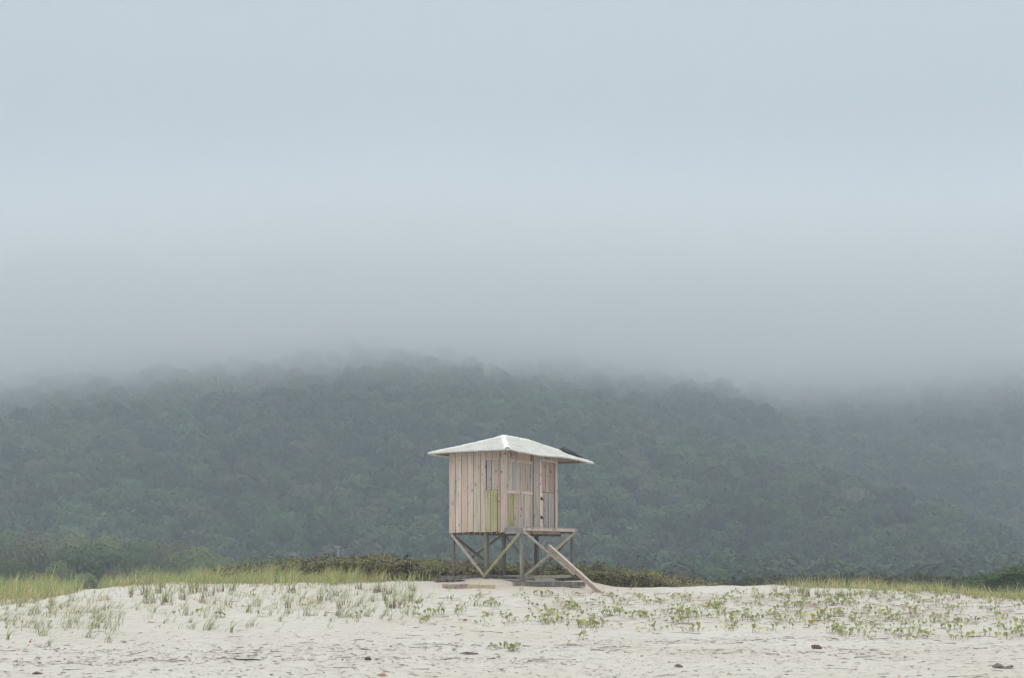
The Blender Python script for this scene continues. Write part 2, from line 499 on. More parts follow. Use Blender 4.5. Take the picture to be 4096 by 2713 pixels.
# --- the nearer trees behind the left dune, each one a tree
def make_tree(seed, col):
    root = empty('broadleaf_tree', (0, 0, 0))
    q, sh = crown(6500, 0.034, 12, 0.62, seed)
    q[..., 2] *= 1.0 / q[..., 2].max()
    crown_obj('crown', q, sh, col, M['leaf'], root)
    t = MB()
    t.tube([(0, 0, -0.55), (0.02, 0, -0.2), (-0.02, 0.02, 0.2), (0, 0, 0.5)], [0.05, 0.04, 0.032, 0.02], 8)
    for k in range(5):
        an = k * 1.3 + seed
        t.tube([(0, 0, 0.0 + 0.05 * k), (0.2 * math.cos(an), 0.2 * math.sin(an), 0.25 + 0.04 * k), (0.45 * math.cos(an), 0.45 * math.sin(an), 0.5)], [0.022, 0.015, 0.008], 6)
    t.build('trunk', M['bark'], root)
    return root
TREES = [(-30, 150, 2112, 260), (130, 152, 2118, 230), (300, 150, 2128, 240), (440, 148, 2136, 230), (580, 150, 2150, 190), (690, 146, 2158, 210),
         (85, 118, 2158, 215), (225, 122, 2178, 150), (365, 112, 2172, 280), (500, 124, 2200, 170), (640, 126, 2192, 150), (790, 122, 2185, 250),
         (235, 98, 2240, 170), (30, 96, 2236, 170), (600, 100, 2248, 160), (470, 96, 2262, 150), (900, 118, 2226, 180), (1010, 125, 2222, 170),
         (1150, 128, 2228, 200), (130, 86, 2280, 190), (340, 84, 2290, 200)]
tp = [make_tree(101, (0.115, 0.158, 0.070)), make_tree(202, (0.170, 0.205, 0.092)), make_tree(303, (0.155, 0.160, 0.088))]
used = set()
for i, (px, Y, pt, w) in enumerate(TREES):
    k = (i * 2 + i // 3) % 3
    o = tp[k] if k not in used else copy_tree(tp[k])
    used.add(k)
    rad = w / 2 / F * Y * 1.12
    top = CZ - (pt - 2213) / F * Y
    gz0 = -5.0
    hh = (top - gz0) / 1.45
    o.location = ((px - 2048) / F * Y, Y, gz0 + hh * 0.45)
    o.scale = (rad, rad, hh)
    o.rotation_euler = (0, 0, i * 1.7)
    lab = ['dark green round-crowned tree behind the grassy dune on the left', 'fresher green round-crowned tree behind the grassy dune on the left',
           'olive brown round-crowned tree behind the grassy dune on the left'][k]
    tag(o, lab, 'tree', 'trees behind the left dune')

# --- two pale poles in the lowland
def util_pole(px, Y, pt, arm, lab):
    e = empty('utility_pole', ((px - 2048) / F * Y, Y, -5.0))
    top = CZ - (pt - 2213) / F * Y + 5.0
    b = MB(); b.tube([(0, 0, 0), (0, 0, top)], [0.13, 0.10] if arm else [0.05, 0.04], 8); b.build('pole', M['pole'], e)
    if arm:
        b = MB(); b.bar((-0.48, -0.14, top - 0.22), (0.46, -0.14, top - 0.13), 0.10, 0.12); b.build('crossarm', M['pole'], e)
        for q in (-0.4, 0.4):
            b = MB(); b.tube([(q, -0.14, top - 0.16), (q, -0.14, top)], [0.05, 0.035], 6); b.build('insulator', M['pole'], e)
    tag(e, lab, 'pole')
util_pole(1353, 150, 2184, True, 'pale grey utility pole with crossarm rising above the shrubs')
util_pole(1372, 152, 2196, False, 'thin bare grey mast just right of the utility pole')

def snag(px, Y, pt, h, lab):
    for Y in np.arange(190, 700, 2.0):
        X = (px - 2048) / F * Y; top = CZ - (pt - 2213) / F * Y
        if float(hill_h(np.array([X]), np.array([Y]))[0]) + 8.5 > top: break
    X = float(X); Y = float(Y); top = float(top); h = 12
    b = MB()
    b.tube([(0, 0, 0), (0.2, 0, h * .5), (0.1, 0, h)], [0.09, 0.07, 0.03], 6)
    for k in range(4):
        b.tube([(0.15, 0, h * (.76 + .05 * k)), (1.1 * (-1) ** k, 0.2, h * (.82 + .06 * k))], [0.045, 0.02], 5)
    o = b.build('dead_tree', M['bark'], None); o.location = (X, Y, top - h)
    tag(o, lab, 'dead tree')
snag(3200, 300, 2030, 9.5, 'bare pale trunk standing in the wood right of the hut')
snag(2678, 280, 1930, 6, 'pale bare treetop poking from the wood right of the hut')

# ------------------------------------------------------------------ leaf thickets behind the crest
def thicket(name, xa, xb, ya, yb, topf, n, lab, cat, size=0.045, cols=None, kind='stuff'):
    cols = cols if cols is not None else np.array([(0.26, 0.27, 0.09), (0.17, 0.185, 0.08), (0.40, 0.37, 0.11), (0.12, 0.115, 0.065), (0.30, 0.235, 0.155), (0.080, 0.065, 0.050)])
    m = n
    X = R.uniform(xa, xb, m); Y = ya + (yb - ya) * R.random(m) ** 1.5
    G = land(X, Y)
    T = topf(X, Y) + 0.22 * fbm(X / 0.45, Y / 0.45, 61, 4)
    e = R.random(m)
    # mostly the outer skin, some of the inside
    Z = np.where(e < 0.6, T - np.abs(R.normal(size=m)) * 0.10, G + (T - G) * R.random(m))
    ok = (Z > G) & (T > G + 0.03)
    X, Y, Z = X[ok], Y[ok], Z[ok]; m = len(X)
    P = np.stack([X, Y, Z], 1)
    nn = R.normal(size=(m, 3)) * 0.7 + np.array([0, -0.5, 0.7]); nn /= np.linalg.norm(nn, axis=1)[:, None]
    t = np.cross(nn, R.normal(size=(m, 3))); t /= np.linalg.norm(t, axis=1)[:, None]; b = np.cross(nn, t)
    sz = size * R.uniform(0.5, 1.3, m)[:, None]
    q = np.stack([P - t * sz, P - b * sz * 0.5, P + t * sz, P + b * sz * 0.5], 1)
    patch = fbm(X / 1.3, Y / 1.3, 77)
    ci = np.clip(((R.random(m) + patch * 0.7) * len(cols)).astype(int), 0, len(cols) - 1)
    C = cols[ci] * R.uniform(0.7, 1.35, m)[:, None]
    # sprigs standing up out of the mass
    ns = n // 260
    spx = R.uniform(xa, xb, ns); spy = R.uniform(ya, yb, ns); spt = topf(spx, spy) + 0.22 * fbm(spx / 0.45, spy / 0.45, 61, 4)
    ok = spt > land(spx, spy) + 0.15; spx, spy, spt = spx[ok], spy[ok], spt[ok]; ns = len(spx); kk = 22
    hh_ = np.repeat(R.uniform(.06, .26, ns), kk) * R.random(ns * kk)
    P2 = np.stack([np.repeat(spx, kk) + R.normal(size=ns * kk) * .045 + hh_ * np.repeat(R.uniform(-.5, .5, ns), kk), np.repeat(spy, kk) + R.normal(size=ns * kk) * .04, np.repeat(spt, kk) - .03 + hh_], 1)
    n2_ = R.normal(size=(ns * kk, 3)); n2_ /= np.linalg.norm(n2_, axis=1)[:, None]
    t2 = np.cross(n2_, R.normal(size=(ns * kk, 3))); t2 /= np.linalg.norm(t2, axis=1)[:, None]; b2 = np.cross(n2_, t2)
    z2 = size * R.uniform(.4, 1.0, ns * kk)[:, None]
    q = np.concatenate([q, np.stack([P2 - t2 * z2, P2 - b2 * z2 * .5, P2 + t2 * z2, P2 + b2 * z2 * .5], 1)])
    C = np.concatenate([C, cols[np.repeat(R.integers(0, len(cols), ns), kk)] * R.uniform(.6, 1.3, ns * kk)[:, None]])
    # bare stems among the leaves
    k = n // 60
    sx = R.uniform(xa, xb, k); sy = R.uniform(ya, yb, k); sg = land(sx, sy); stp = topf(sx, sy) + R.uniform(-0.1, 0.10, k)
    ok = stp > sg + 0.1; sx, sy, sg, stp = sx[ok], sy[ok], sg[ok], stp[ok]; k = len(sx)
    lean = R.uniform(-0.25, 0.25, k); w = 0.006
    sq = np.stack([np.stack([sx - w, sy, sg], 1), np.stack([sx + w, sy, sg], 1), np.stack([sx + lean + w * .5, sy, stp], 1), np.stack([sx + lean - w * .5, sy, stp], 1)], 1)
    q = np.concatenate([q, sq]); C = np.concatenate([C, np.tile(np.array([[0.16, 0.13, 0.11]]), (k, 1))])
    o = mesh_obj(name, q.reshape(-1, 3), np.arange(len(q) * 4).reshape(-1, 4), C, M['leafn'])
    tag(o, lab, cat, kind=kind)
    return o
def top_tab(tab, Yr):
    xs_ = np.array([(px - 2048) / F * Yr for px, py in tab]); zs_ = np.array([CZ - (py - 2213) / F * Yr for px, py in tab])
    return lambda X, Y: np.interp(np.asarray(X) * Yr / np.asarray(Y), xs_, zs_) - 0.05 * np.abs(np.asarray(Y) - Yr)
# behind and beside the hut
tabA = [(700, 2400), (800, 2330), (870, 2292), (1000, 2272), (1150, 2256), (1300, 2240), (1420, 2238), (1520, 2233), (1600, 2246), (1750, 2262), (1900, 2268),
        (2050, 2270), (2200, 2276), (2350, 2274), (2500, 2284), (2600, 2300), (2680, 2318), (2760, 2336), (2860, 2352), (2960, 2372), (3040, 2400)]
tabA = [(a, b - 8) for a, b in tabA]
thicket('shrub_thicket', -12.5, 8.8, 31.2, 37.0, top_tab(tabA, 34.0), 150000, 'low olive green thicket of leathery shrubs behind the hut and dune crest', 'shrubs')
tabB = [(2680, 2420), (2760, 2352), (2900, 2330), (3060, 2318), (3200, 2308), (3400, 2308), (3600, 2308), (3800, 2312), (3900, 2316), (4096, 2312), (4300, 2310)]
thicket('shrub_thicket', 8, 31, 46, 54, top_tab(tabB, 50.0), 90000, 'far strip of brownish shrubs beyond the grass on the right', 'shrubs', 0.07,
        np.array([(0.11, 0.130, 0.050), (0.08, 0.095, 0.050), (0.13, 0.115, 0.065), (0.06, 0.055, 0.040)]))
GC = np.array([(0.080, 0.145, 0.045), (0.10, 0.17, 0.05), (0.060, 0.10, 0.04), (0.13, 0.18, 0.06)])
tabC = [(3780, 2420), (3830, 2345), (3870, 2318), (3930, 2305), (3990, 2300), (4010, 2286), (4050, 2277), (4110, 2274), (4180, 2272), (4300, 2290), (4400, 2400)]
thicket('green_bush', 16, 23.5, 39.5, 43.5, top_tab(tabC, 41.0), 42000, 'taller bright green bush at the far right edge behind the grass', 'bush', 0.05, GC, kind=None)
tabD = [(1495, 2300), (1506, 2228), (1525, 2222), (1540, 2225), (1556, 2300)]
thicket('green_bush', -5.0, -3.9, 33.6, 34.2, top_tab(tabD, 34.0), 1500, 'small lighter green sprig rising above the thicket left of hut', 'bush', 0.05, GC * 1.5, kind=None)

# ------------------------------------------------------------------ grass
def blades(P, H, lean, wid, col, r, seg=3):
    """P (n,3) foot, H (n) height, lean (n,2) horizontal throw of the tip, returns quads and colours"""
    n = len(P)
    ang = r.uniform(0, math.pi, n)
    wv = np.stack([np.cos(ang) * 0.6 + 0.4, np.sin(ang) * 0.5, np.zeros(n)], 1); wv /= np.linalg.norm(wv, axis=1)[:, None]
    wv = wv * wid[:, None]
    qs = []; cs = []
    def pt(t):
        z = H * (t - 0.28 * t * t * np.clip(np.linalg.norm(lean, axis=1) / H, 0, 1.6))
        return P + np.stack([lean[:, 0] * t ** 2, lean[:, 1] * t ** 2, z], 1)
    for k in range(seg):
        t0 = k / seg; t1 = (k + 1) / seg
        a = pt(t0); b = pt(t1); w0 = wv * (1 - 0.8 * t0); w1 = wv * (1 - 0.8 * t1)
        qs.append(np.stack([a - w0, a + w0, b + w1, b - w1], 1))
        cs.append(col * (0.9 + 0.2 * t0) if k else col * 0.65 + np.array([0.16, 0.10, 0.07]) * 0.6)
    return np.concatenate(qs), np.concatenate(cs)
GCOL = np.array([(0.40, 0.47, 0.18), (0.50, 0.52, 0.20), (0.31, 0.40, 0.19), (0.60, 0.52, 0.25), (0.66, 0.54, 0.33), (0.42, 0.49, 0.26)])
def grass_field(name, X, Y, h0, h1, lab, wid=0.0045, wind=0.16, dry=0.3):
    n = len(X); P = np.stack([X, Y, land(X, Y) - 0.01], 1)
    cl = 0.75 + 0.9 * fbm(X / 0.30, Y / 0.9, 71, 3)
    keep_ = R.random(n) < np.clip(cl + .1, .25, 1); X = X[keep_]; Y = Y[keep_]; P = P[keep_]; cl = cl[keep_]; n = len(X)
    H = (h0 + (h1 - h0) * R.random(n) ** 1.6) * np.clip(cl, .4, 1.45)
    lean = np.stack([H * (wind + R.normal(size=n) * 0.28), H * R.normal(size=n) * 0.28], 1)
    w = wid * R.uniform(0.6, 1.3, n)
    p = np.clip(dry + 0.9 * fbm(X / 1.1, Y / 1.1, 88), 0, 1)
    ci = np.where(R.random(n) < p, R.choice([3, 4, 3, 1], n), R.choice([0, 1, 2, 5, 0], n))
    C = GCOL[ci] * R.uniform(0.6, 1.4, n)[:, None]
    q, c = blades(P, H, lean, w, C, R)
    o = mesh_obj(name, q.reshape(-1, 3), np.arange(len(q) * 4).reshape(-1, 4), c, M['grass'])
    return tag(o, lab, 'grass', kind='stuff')
def area(n, xa, xb, ya, yb, dens):
    X = R.uniform(xa, xb, n); Y = R.uniform(ya, yb, n)
    ok = R.random(n) < dens(X, Y)
    return X[ok], Y[ok]
def pxof(X, Y): return 2048 + F * X / Y
# left patch in front of the sandy gap
def dens_left(X, Y):
    px = pxof(X, Y); n = fbm(X / .5, Y / .5, 90)
    edge = 24.4 + 0.0052 * (px - 0)
    a = sst(0, 2.6, Y - edge + n * 2.2) * (1 - sst(240, 345, px + 40 * n))
    return a
X, Y = area(22000, -19, -9.6, 23.0, 31.5, dens_left)
grass_field('dune_grass', X, Y, 0.28, 0.80, 'thick yellow green dune grass left of the sandy gap', wid=0.0085, dry=0.4)
def tuft_cloud(X, Y, k, spread):
    """spread a few blades about every foot"""
    n = len(X)
    X = np.repeat(X, k) + R.normal(size=n * k) * spread; Y = np.repeat(Y, k) + R.normal(size=n * k) * spread
    return X, Y
# crest band, left of the hut
def dens_crest(X, Y):
    px = pxof(X, Y); n = fbm(X / .6, Y / .6, 92)
    edge = np.interp(px, [380, 700, 1000, 1300, 1500, 1700, 1790], [28.8, 28.6, 27.8, 27.6, 28.6, 29.4, 30.4])
    return sst(-0.6, 2.4, Y - edge + 2.0 * n) * sst(385, 430, px) * (1 - 0.75 * sst(1450, 1800, px))
X, Y = area(19000, -14, -0.6, 26.8, 33.0, dens_crest)
ok = pxof(X, Y) < 1800; X, Y = X[ok], Y[ok]
grass_field('dune_grass', X, Y, 0.20, 0.66, 'band of fine green dune grass along the crest left of hut', wid=0.0085, dry=0.32)
def dens_crest2(X, Y):
    px = pxof(X, Y)
    return sst(800, 950, px) * (1 - sst(1350, 1500, px)) * 0.8
X, Y = area(6500, -10.5, -4.0, 30.4, 32.2, dens_crest2)
grass_field('seeding_grass', X, Y, 0.34, 0.58, 'tall straw coloured grass stems before the thicket left of hut', wid=0.004, dry=0.95)
# right crest band
def dens_right(X, Y):
    px = pxof(X, Y); n = fbm(X / .6, Y / .6, 95)
    return sst(0, 0.9, Y - 28.7 + 1.1 * n) * sst(3020, 3260, px + 60 * n) * np.interp(px, [3000, 3200, 3600, 4200], [0.35, .6, .8, 1.0])
X, Y = area(12000, 6.5, 18, 27.2, 32.5, dens_right)
grass_field('dune_grass', X, Y, 0.14, 0.50, 'fringe of dry yellow green grass along the crest on the right', wid=0.0085, dry=0.6, wind=0.03)

# sparse stalks that stand apart on the sand: tufts one can tell apart
def tuft_mesh(seed, n, h, spread, lean, red):
    r = np.random.default_rng(seed)
    P = np.stack([np.clip(r.normal(size=n), -1.2, 1.2) * spread, np.clip(r.normal(size=n), -1.2, 1.2) * spread * 0.6, np.full(n, -0.01)], 1)
    H = r.uniform(h * 0.5, h, n)
    L = np.stack([H * (lean + r.normal(size=n) * 0.42), H * r.normal(size=n) * 0.4], 1)
    ci = r.choice([0, 2, 5, 3, 2], n)
    C = GCOL[ci] * r.uniform(0.75, 1.15, n)[:, None]
    q, c = blades(P, H, L, np.full(n, 0.0055), C, r)
    if red:
        c[:n] = np.array([0.20, 0.12, 0.09]) * r.uniform(.8, 1.2, n)[:, None]
    return mesh_obj('grass_tuft', q.reshape(-1, 3), np.arange(len(q) * 4).reshape(-1, 4), c, M['grass'])
tuftA = [tuft_mesh(1, 9, 0.30, 0.06, 0.75, False), tuft_mesh(2, 17, 0.36, 0.09, 0.7, False), tuft_mesh(3, 5, 0.26, 0.05, 0.9, False)]
tuftB = [tuft_mesh(4, 10, 0.38, 0.04, 0.25, True), tuft_mesh(5, 18, 0.46, 0.07, 0.2, True), tuft_mesh(6, 6, 0.32, 0.04, 0.3, True)]
fresh = {}
def put(protos_, k, x, y, z, sc, rz, lab, cat, grp, tilt=(0, 0)):
    p = protos_[k]
    if p.name in fresh: o = copy_tree(p)
    else: o = p; fresh[p.name] = 1
    o.location = (x, y, z); o.scale = (sc, sc, sc); o.rotation_euler = (tilt[0], tilt[1], rz)
    return tag(o, lab, cat, grp)
# leaning tufts scattered on the left slope
cnt = 0
for _ in range(900):
    px = rnd.uniform(-30, 2100); py = rnd.uniform(2385, 2600)
    if px < 480: d = 1 - (py - 2400) / 200
    elif px < 1050: d = 0.28 if py < 2530 else 0.0
    elif px < 1650: d = 0.65 if py < 2490 else 0.10 * (py < 2530)
    else: d = 0.16 * (py < 2490)
    if 300 < px < 560 and py < 2430: d *= 0.1
    if rnd.random() > d or cnt >= 165: continue
    x, y, z = spot(px, py); cnt += 1
    lab = 'leaning tuft of thin grass on the open sand left of hut'
    put(tuftA, rnd.choice([0, 0, 1, 2, 2]), x, y, z, rnd.uniform(.55, 1.2), rnd.uniform(-0.6, 0.6), lab, 'grass tuft', 'leaning grass tufts on the sand')
cnt = 0
for _ in range(1500):
    px = rnd.uniform(400, 4150)
    if px < 1650: py = rnd.uniform(2352, 2425 if px < 1000 else 2440)
    elif px > 3050: py = rnd.uniform(2366, 2400)
    else: continue
    if 380 < px < 520 and py > 2390: continue
    if cnt >= 120: break
    x, y, z = spot(px, py); cnt += 1
    left = px < 1650
    lab = 'upright tuft of reddish-based grass below the left dune crest' if left else 'upright tuft of dry grass on sand below the right crest'
    put(tuftB, rnd.choice([0, 1, 1, 2]), x, y, z, rnd.uniform(.75, 1.35) * (1 if left else .75), rnd.uniform(-3, 3), lab, 'grass tuft', 'upright grass tufts left' if left else 'upright grass tufts right')

# thinly scattered shoots between the tufts, too many to count
fx = []; fy = []
for _ in range(4200):
    px = rnd.uniform(-60, 4160); py = rnd.uniform(2340, 2560)
    if px < 480: d = 0.9 * (1 - sst(2430, 2590, py))
    elif px < 1680: d = (0.95 if py < 2425 else .35 * (1 - sst(2425, 2530, py))) * (1 if not (380 < px < 500 and py > 2380) else .1)
    elif px < 3000: d = .10 * (py < 2440)
    else: d = .8 * (1 - sst(2375, 2420, py))
    if rnd.random() > d: continue
    x, y, z = spot(px, py)
    k = rnd.choice([2, 3, 4, 6, 9])
    for _k in range(k): fx.append(x + rnd.gauss(0, .035)); fy.append(y + rnd.gauss(0, .03))
grass_field('sparse_grass', np.array(fx), np.array(fy), 0.10, 0.44, 'thin single shoots of grass dotted over the upper sand slope', wid=0.0042, wind=0.4, dry=0.45)

# ------------------------------------------------------------------ beach creeper plants
def creeper(seed, n, spread, yellow=0.0):
    r = random.Random(seed); b = MB()
    for i in range(n):
        bx = r.gauss(0, spread); by = r.gauss(0, spread * 0.6); h = r.uniform(0.02, 0.09)
        lean = Vector((r.uniform(-.04, .04), r.uniform(-.04, .04), h))
        base = Vector((bx, by, -0.01)); c0 = base + lean
        b.tube([base, base + lean * 0.6, c0], [0.0035, 0.003, 0.0025], 4, c=(0.28, 0.20, 0.12))
        s = r.uniform(0.024, 0.046)
        az = r.uniform(0, 6.28); el = r.uniform(0.3, 1.2)
        d = Vector((math.cos(az) * math.cos(el), math.sin(az) * math.cos(el), math.sin(el)))
        sd = d.cross(Vector((0, 0, 1))).normalized(); nn = sd.cross(d)
        fold = r.uniform(0.25, 0.8)
        if r.random() < yellow: col = r.choice([(0.55, 0.36, 0.05), (0.50, 0.22, 0.05), (0.48, 0.42, 0.08)])
        else: col = r.choice([(0.40, 0.42, 0.15), (0.46, 0.47, 0.17), (0.32, 0.36, 0.13), (0.46, 0.44, 0.22)])
        k = r.uniform(.8, 1.15); col = tuple(x * k for x in col)
        # two rounded halves folded about the midrib, notched at the tip
        mid = [c0, c0 + d * s * 0.7, c0 + d * s * 1.5]
        for sg in (-1, 1):
            out = []
            for t, w in ((0.0, 0.25), (0.25, 0.72), (0.7, 0.95), (1.2, 0.92), (1.55, 0.62), (1.66, 0.28)):
                off = sd * sg * s * w * math.cos(fold) + nn * s * w * math.sin(fold)
                out.append(c0 + d * s * t + off)
            poly = [mid[0]] + out + [mid[2]]
            for j in range(1, len(poly) - 1):
                ctr = mid[1]
                b.quad([ctr, poly[j], poly[j + 1]] if sg > 0 else [ctr, poly[j + 1], poly[j]], col)
            b.quad([ctr, poly[0], poly[1]] if sg > 0 else [ctr, poly[1], poly[0]], col)
    return b.build('beach_creeper', M['creeper'], smooth=True)
crG = [creeper(1, 3, 0.05), creeper(2, 6, 0.09), creeper(3, 9, 0.13), creeper(4, 4, 0.07), creeper(5, 14, 0.17), creeper(6, 2, 0.04)]
crY = [creeper(11, 3, 0.05, .7), creeper(12, 6, 0.09, 0.35), creeper(13, 1, 0.03, 1.0)]
def creeper_density(px, py):
    if px < 1600: return 0.05 if 2370 < py < 2470 else 0
    d = 0.0
    if 1620 < px < 2500 and 2385 < py < 2500: d = 0.30 + 0.3 * (px > 1950)
    if 2300 < px < 3420 and 2380 < py < 2530: d = 0.50
    if 2750 < px < 3350 and 2405 < py < 2490: d = 0.75
    if px >= 3350 and 2380 < py < 2560: d = 0.55
    if 1950 < px < 2300 and 2580 < py < 2605: d = 0.1
    if 2900 < px < 4096 and 2362 < py < 2400: d = 0.8
    if 2250 < px < 2750 and 2535 < py < 2570: d = 0.12
    return d
cnt = 0; done = []
for _ in range(9000):
    if cnt >= 285: break
    px = rnd.uniform(700, 4150); py = 2365 + 240 * rnd.random() ** 1.25
    if rnd.random() > creeper_density(px, py): continue
    x, y, z = spot(px, py)
    if any((x - a_) ** 2 + (y - b_) ** 2 < .30 ** 2 for a_, b_ in done): continue
    done.append((x, y)); cnt += 1
    big = 2780 < px < 3350 and 2400 < py < 2490
    if rnd.random() < 0.14:
        put(crY, rnd.choice([0, 1, 1, 2]), x, y, z, rnd.uniform(.85, 1.25), rnd.uniform(0, 6), 'low beach creeper with yellowing rounded leaves on the sand', 'plant', 'yellowing creeper plants')
    else:
        put(crG, rnd.choice([1, 2, 4, 0, 3] if big else [0, 1, 2, 3, 5, 1, 4]), x, y, z, rnd.uniform(.85, 1.3), rnd.uniform(0, 6),
            'low beach creeper with rounded green leaves on the sand', 'plant', 'green creeper plants')
import itertools
sv = []; sf = []; scol = []
for _ in range(900):
    px = rnd.uniform(1700, 4150); py = rnd.uniform(2372, 2530)
    if rnd.random() > (0.8 if px > 3000 else 0.35) * (1.0 if py < 2420 else 0.35): continue
    x, y, z = spot(px, py); src = (crG[5], crG[0], crY[2], crG[5])[rnd.randrange(4)].data
    k = rnd.uniform(.45, .8); an = rnd.uniform(0, 6.28); c_, s_ = math.cos(an) * k, math.sin(an) * k
    b0 = len(sv); at_ = src.color_attributes['tint'].data
    for vv in src.vertices: sv.append((x + vv.co.x * c_ - vv.co.y * s_, y + vv.co.x * s_ + vv.co.y * c_, z + vv.co.z * k))
    for pp in src.polygons:
        sf.append([b0 + i for i in pp.vertices]); scol.append(tuple(at_[pp.loop_start].color)[:3])
b = MB(); b.v = sv; b.f = sf; b.c = scol; b.a = [0] * len(sf); b.m = [0] * len(sf)
tag(b.build('creeper_seedlings', M['creeper'], smooth=True), 'tiny creeper seedlings sprinkled between the larger plants on the right', 'seedlings', kind='stuff')
for px, py, k, s in ((715, 2465, 5, 1.1), (820, 2462, 0, 1.4), (885, 2468, 3, 1.2), (1045, 2470, 0, 1.3), (1440, 2470, 1, 1.1), (3030, 2535, 0, 1.6), (2335, 2560, 0, 1.5), (1995, 2600, 3, 1.2), (2035, 2602, 0, 1.0)):
    x, y, z = spot(px, py)
    put(crG, k, x, y, z, s, px, 'low beach creeper with rounded green leaves on the sand', 'plant', 'green creeper plants')

# ------------------------------------------------------------------ twigs and litter
def twig(seed, L, rad, forks, bend):
    r = random.Random(seed); b = MB()
    p = [Vector((-L / 2, 0, rad * .7))]; an = 0
    n = 7
    for i in range(n):
        an += r.uniform(-bend, bend)
        p.append(p[-1] + Vector((math.cos(an), math.sin(an), r.uniform(-.05, .09))) * L / n)
    for q in p: q.z = max(q.z, rad * .5)
    rr = [rad * (1 - 0.65 * i / n) * r.uniform(.8, 1.2) for i in range(n + 1)]
    b.tube(p, rr, 5, c=(0.17, 0.135, 0.115))
    for k in range(forks):
        i = r.randint(2, n - 1); a2 = an + r.choice([-1, 1]) * r.uniform(.5, 1.1); l2 = L * r.uniform(.15, .35)
        q0 = p[i]; q1 = q0 + Vector((math.cos(a2), math.sin(a2), .12)) * l2 * .5; q2 = q1 + Vector((math.cos(a2 + .3), math.sin(a2 + .3), 0.0)) * l2 * .5
        b.tube([q0, q1, q2], [rr[i] * .7, rr[i] * .5, rr[i] * .25], 4, c=(0.21, 0.17, 0.145))
    return b.build('twig', M['twig'])
tw = [twig(1, .35, .006, 1, .3), twig(2, .55, .008, 2, .25), twig(3, .22, .007, 0, .4), twig(4, .42, .0055, 3, .4), twig(5, .70, .007, 1, .2), twig(6, .16, .009, 1, .5)]
def wrack(px, py):
    c1 = 2600 + 12 * math.sin(px / 400); c2 = 2640 + 10 * math.sin(px / 330 + 1); c3 = np.interp(px, [0, 2300, 3000, 4096], [2590, 2575, 2560, 2545])
    return max(math.exp(-((py - c1) / 16) ** 2) * .7, math.exp(-((py - c2) / 14) ** 2) * (0.8 if px < 2300 else .3), math.exp(-((py - c3) / 14) ** 2) * (.9 if px > 2200 else .3), .13)
cnt = 0
for _ in range(8000):
    if cnt >= 270: break
    px = rnd.uniform(-20, 4120); py = rnd.uniform(2400, 2712)
    w = wrack(px, py)
    if py < 2540: w = 0.35 if px > 1700 else 0.05
    if rnd.random() > w: continue
    x, y, z = spot(px, py); cnt += 1
    put(tw, rnd.choice([0, 0, 1, 2, 2, 3, 4, 5, 5]), x, y, z, rnd.uniform(.4, .85), rnd.gauss(0, .7) + rnd.choice([0, math.pi]), 'thin grey brown twig washed up on the pale sand', 'twig', 'twigs lying on the sand')

def litter(name, n, fn, lab, cat, lmin, lmax, cols, flat=0.004):
    px = R.uniform(-60, 4160, n * 6); py = R.uniform(2372, 2720, n * 6)
    keep_ = [i for i in range(n * 6) if R.random() < fn(px[i], py[i])][:n]
    qs = []; cs = []
    for i in keep_:
        x, y, z = spot(px[i], py[i])
        x += R.uniform(-.04, .04); y += R.uniform(-.06, .06); z = land1(x, y)
        L = R.uniform(lmin, lmax) * (1 if R.random() < .8 else 1.8); a = R.normal() * .7; w = R.uniform(.003, .0065) + (0.012 * (R.random() < .15))
        d = np.array([math.cos(a), math.sin(a), R.uniform(-.08, .12)]) * L / 2; s = np.array([-math.sin(a), math.cos(a), 0.25]) * w
        c = np.array([x, y, z + flat + abs(d[2])])
        mid = c + s * R.uniform(-3, 3)
        qs.append([c - d - s * .5, mid - s, mid + s, c - d + s * .5]); qs.append([mid - s, c + d - s * .4, c + d + s * .4, mid + s])
        col = cols[R.integers(len(cols))] * R.uniform(.7, 1.25); cs += [col, col]
    q = np.array(qs); o = mesh_obj(name, q.reshape(-1, 3), np.arange(len(q) * 4).reshape(-1, 4), np.array(cs), M['twig'])
    return tag(o, lab, cat, kind='stuff')
LC = np.array([(0.20, 0.165, 0.14), (0.27, 0.22, 0.17), (0.15, 0.12, 0.11), (0.32, 0.26, 0.21)])
litter('beach_litter', 7000, lambda a, b: wrack(a, b) * (0.9 if b > 2530 else .3) + .06, 'fine scraps of twig and bark strewn in lines over the sand', 'litter', .015, .085, LC * 1.2)
RC = np.array([(0.26, 0.17, 0.13), (0.32, 0.22, 0.17), (0.22, 0.15, 0.13)])
litter('creeper_runners', 2600, lambda a, b: (1.0 if a > 2900 else .7 if a > 2200 else .25 if a > 1700 else .03) * (b < 2500) * (1 if b < 2440 else .6), 'thin reddish dead creeper stems netted over the sand right of hut', 'dead stems', .08, .32, RC, .01)

# particular pieces
def chunk(name, px, py, pts, rad, col, lab, cat, rz=0.0, mat='twig', n=8):
    x, y, z = spot(px, py)
    b = MB(); b.tube([tuple(.75 * k for k in p) for p in pts], [.72 * k for k in rad], n, c=tuple(1.35 * k for k in col)); b.v = [(a_ + rnd.uniform(-1, 1) * .22 * max(rad), b_ + rnd.uniform(-1, 1) * .22 * max(rad), c_ + rnd.uniform(-1, 1) * .25 * max(rad)) for a_, b_, c_ in b.v]
    o = b.build(name, M[mat])
    o.location = (x, y, z); o.rotation_euler = (0, 0, rz)
    return tag(o, lab, cat)
chunk('driftwood', 4005, 2672, [(-.16, .0, .03), (-.08, .0, .045), (-.02, .01, .04), (.05, -.01, .012), (.13, .0, .012), (.19, .02, .035), (.22, .02, .03)], [.012, .034, .04, .022, .024, .028, .01], (0.17, 0.15, 0.13),
      'knobbly grey driftwood piece at the lower right of the sand', 'driftwood')
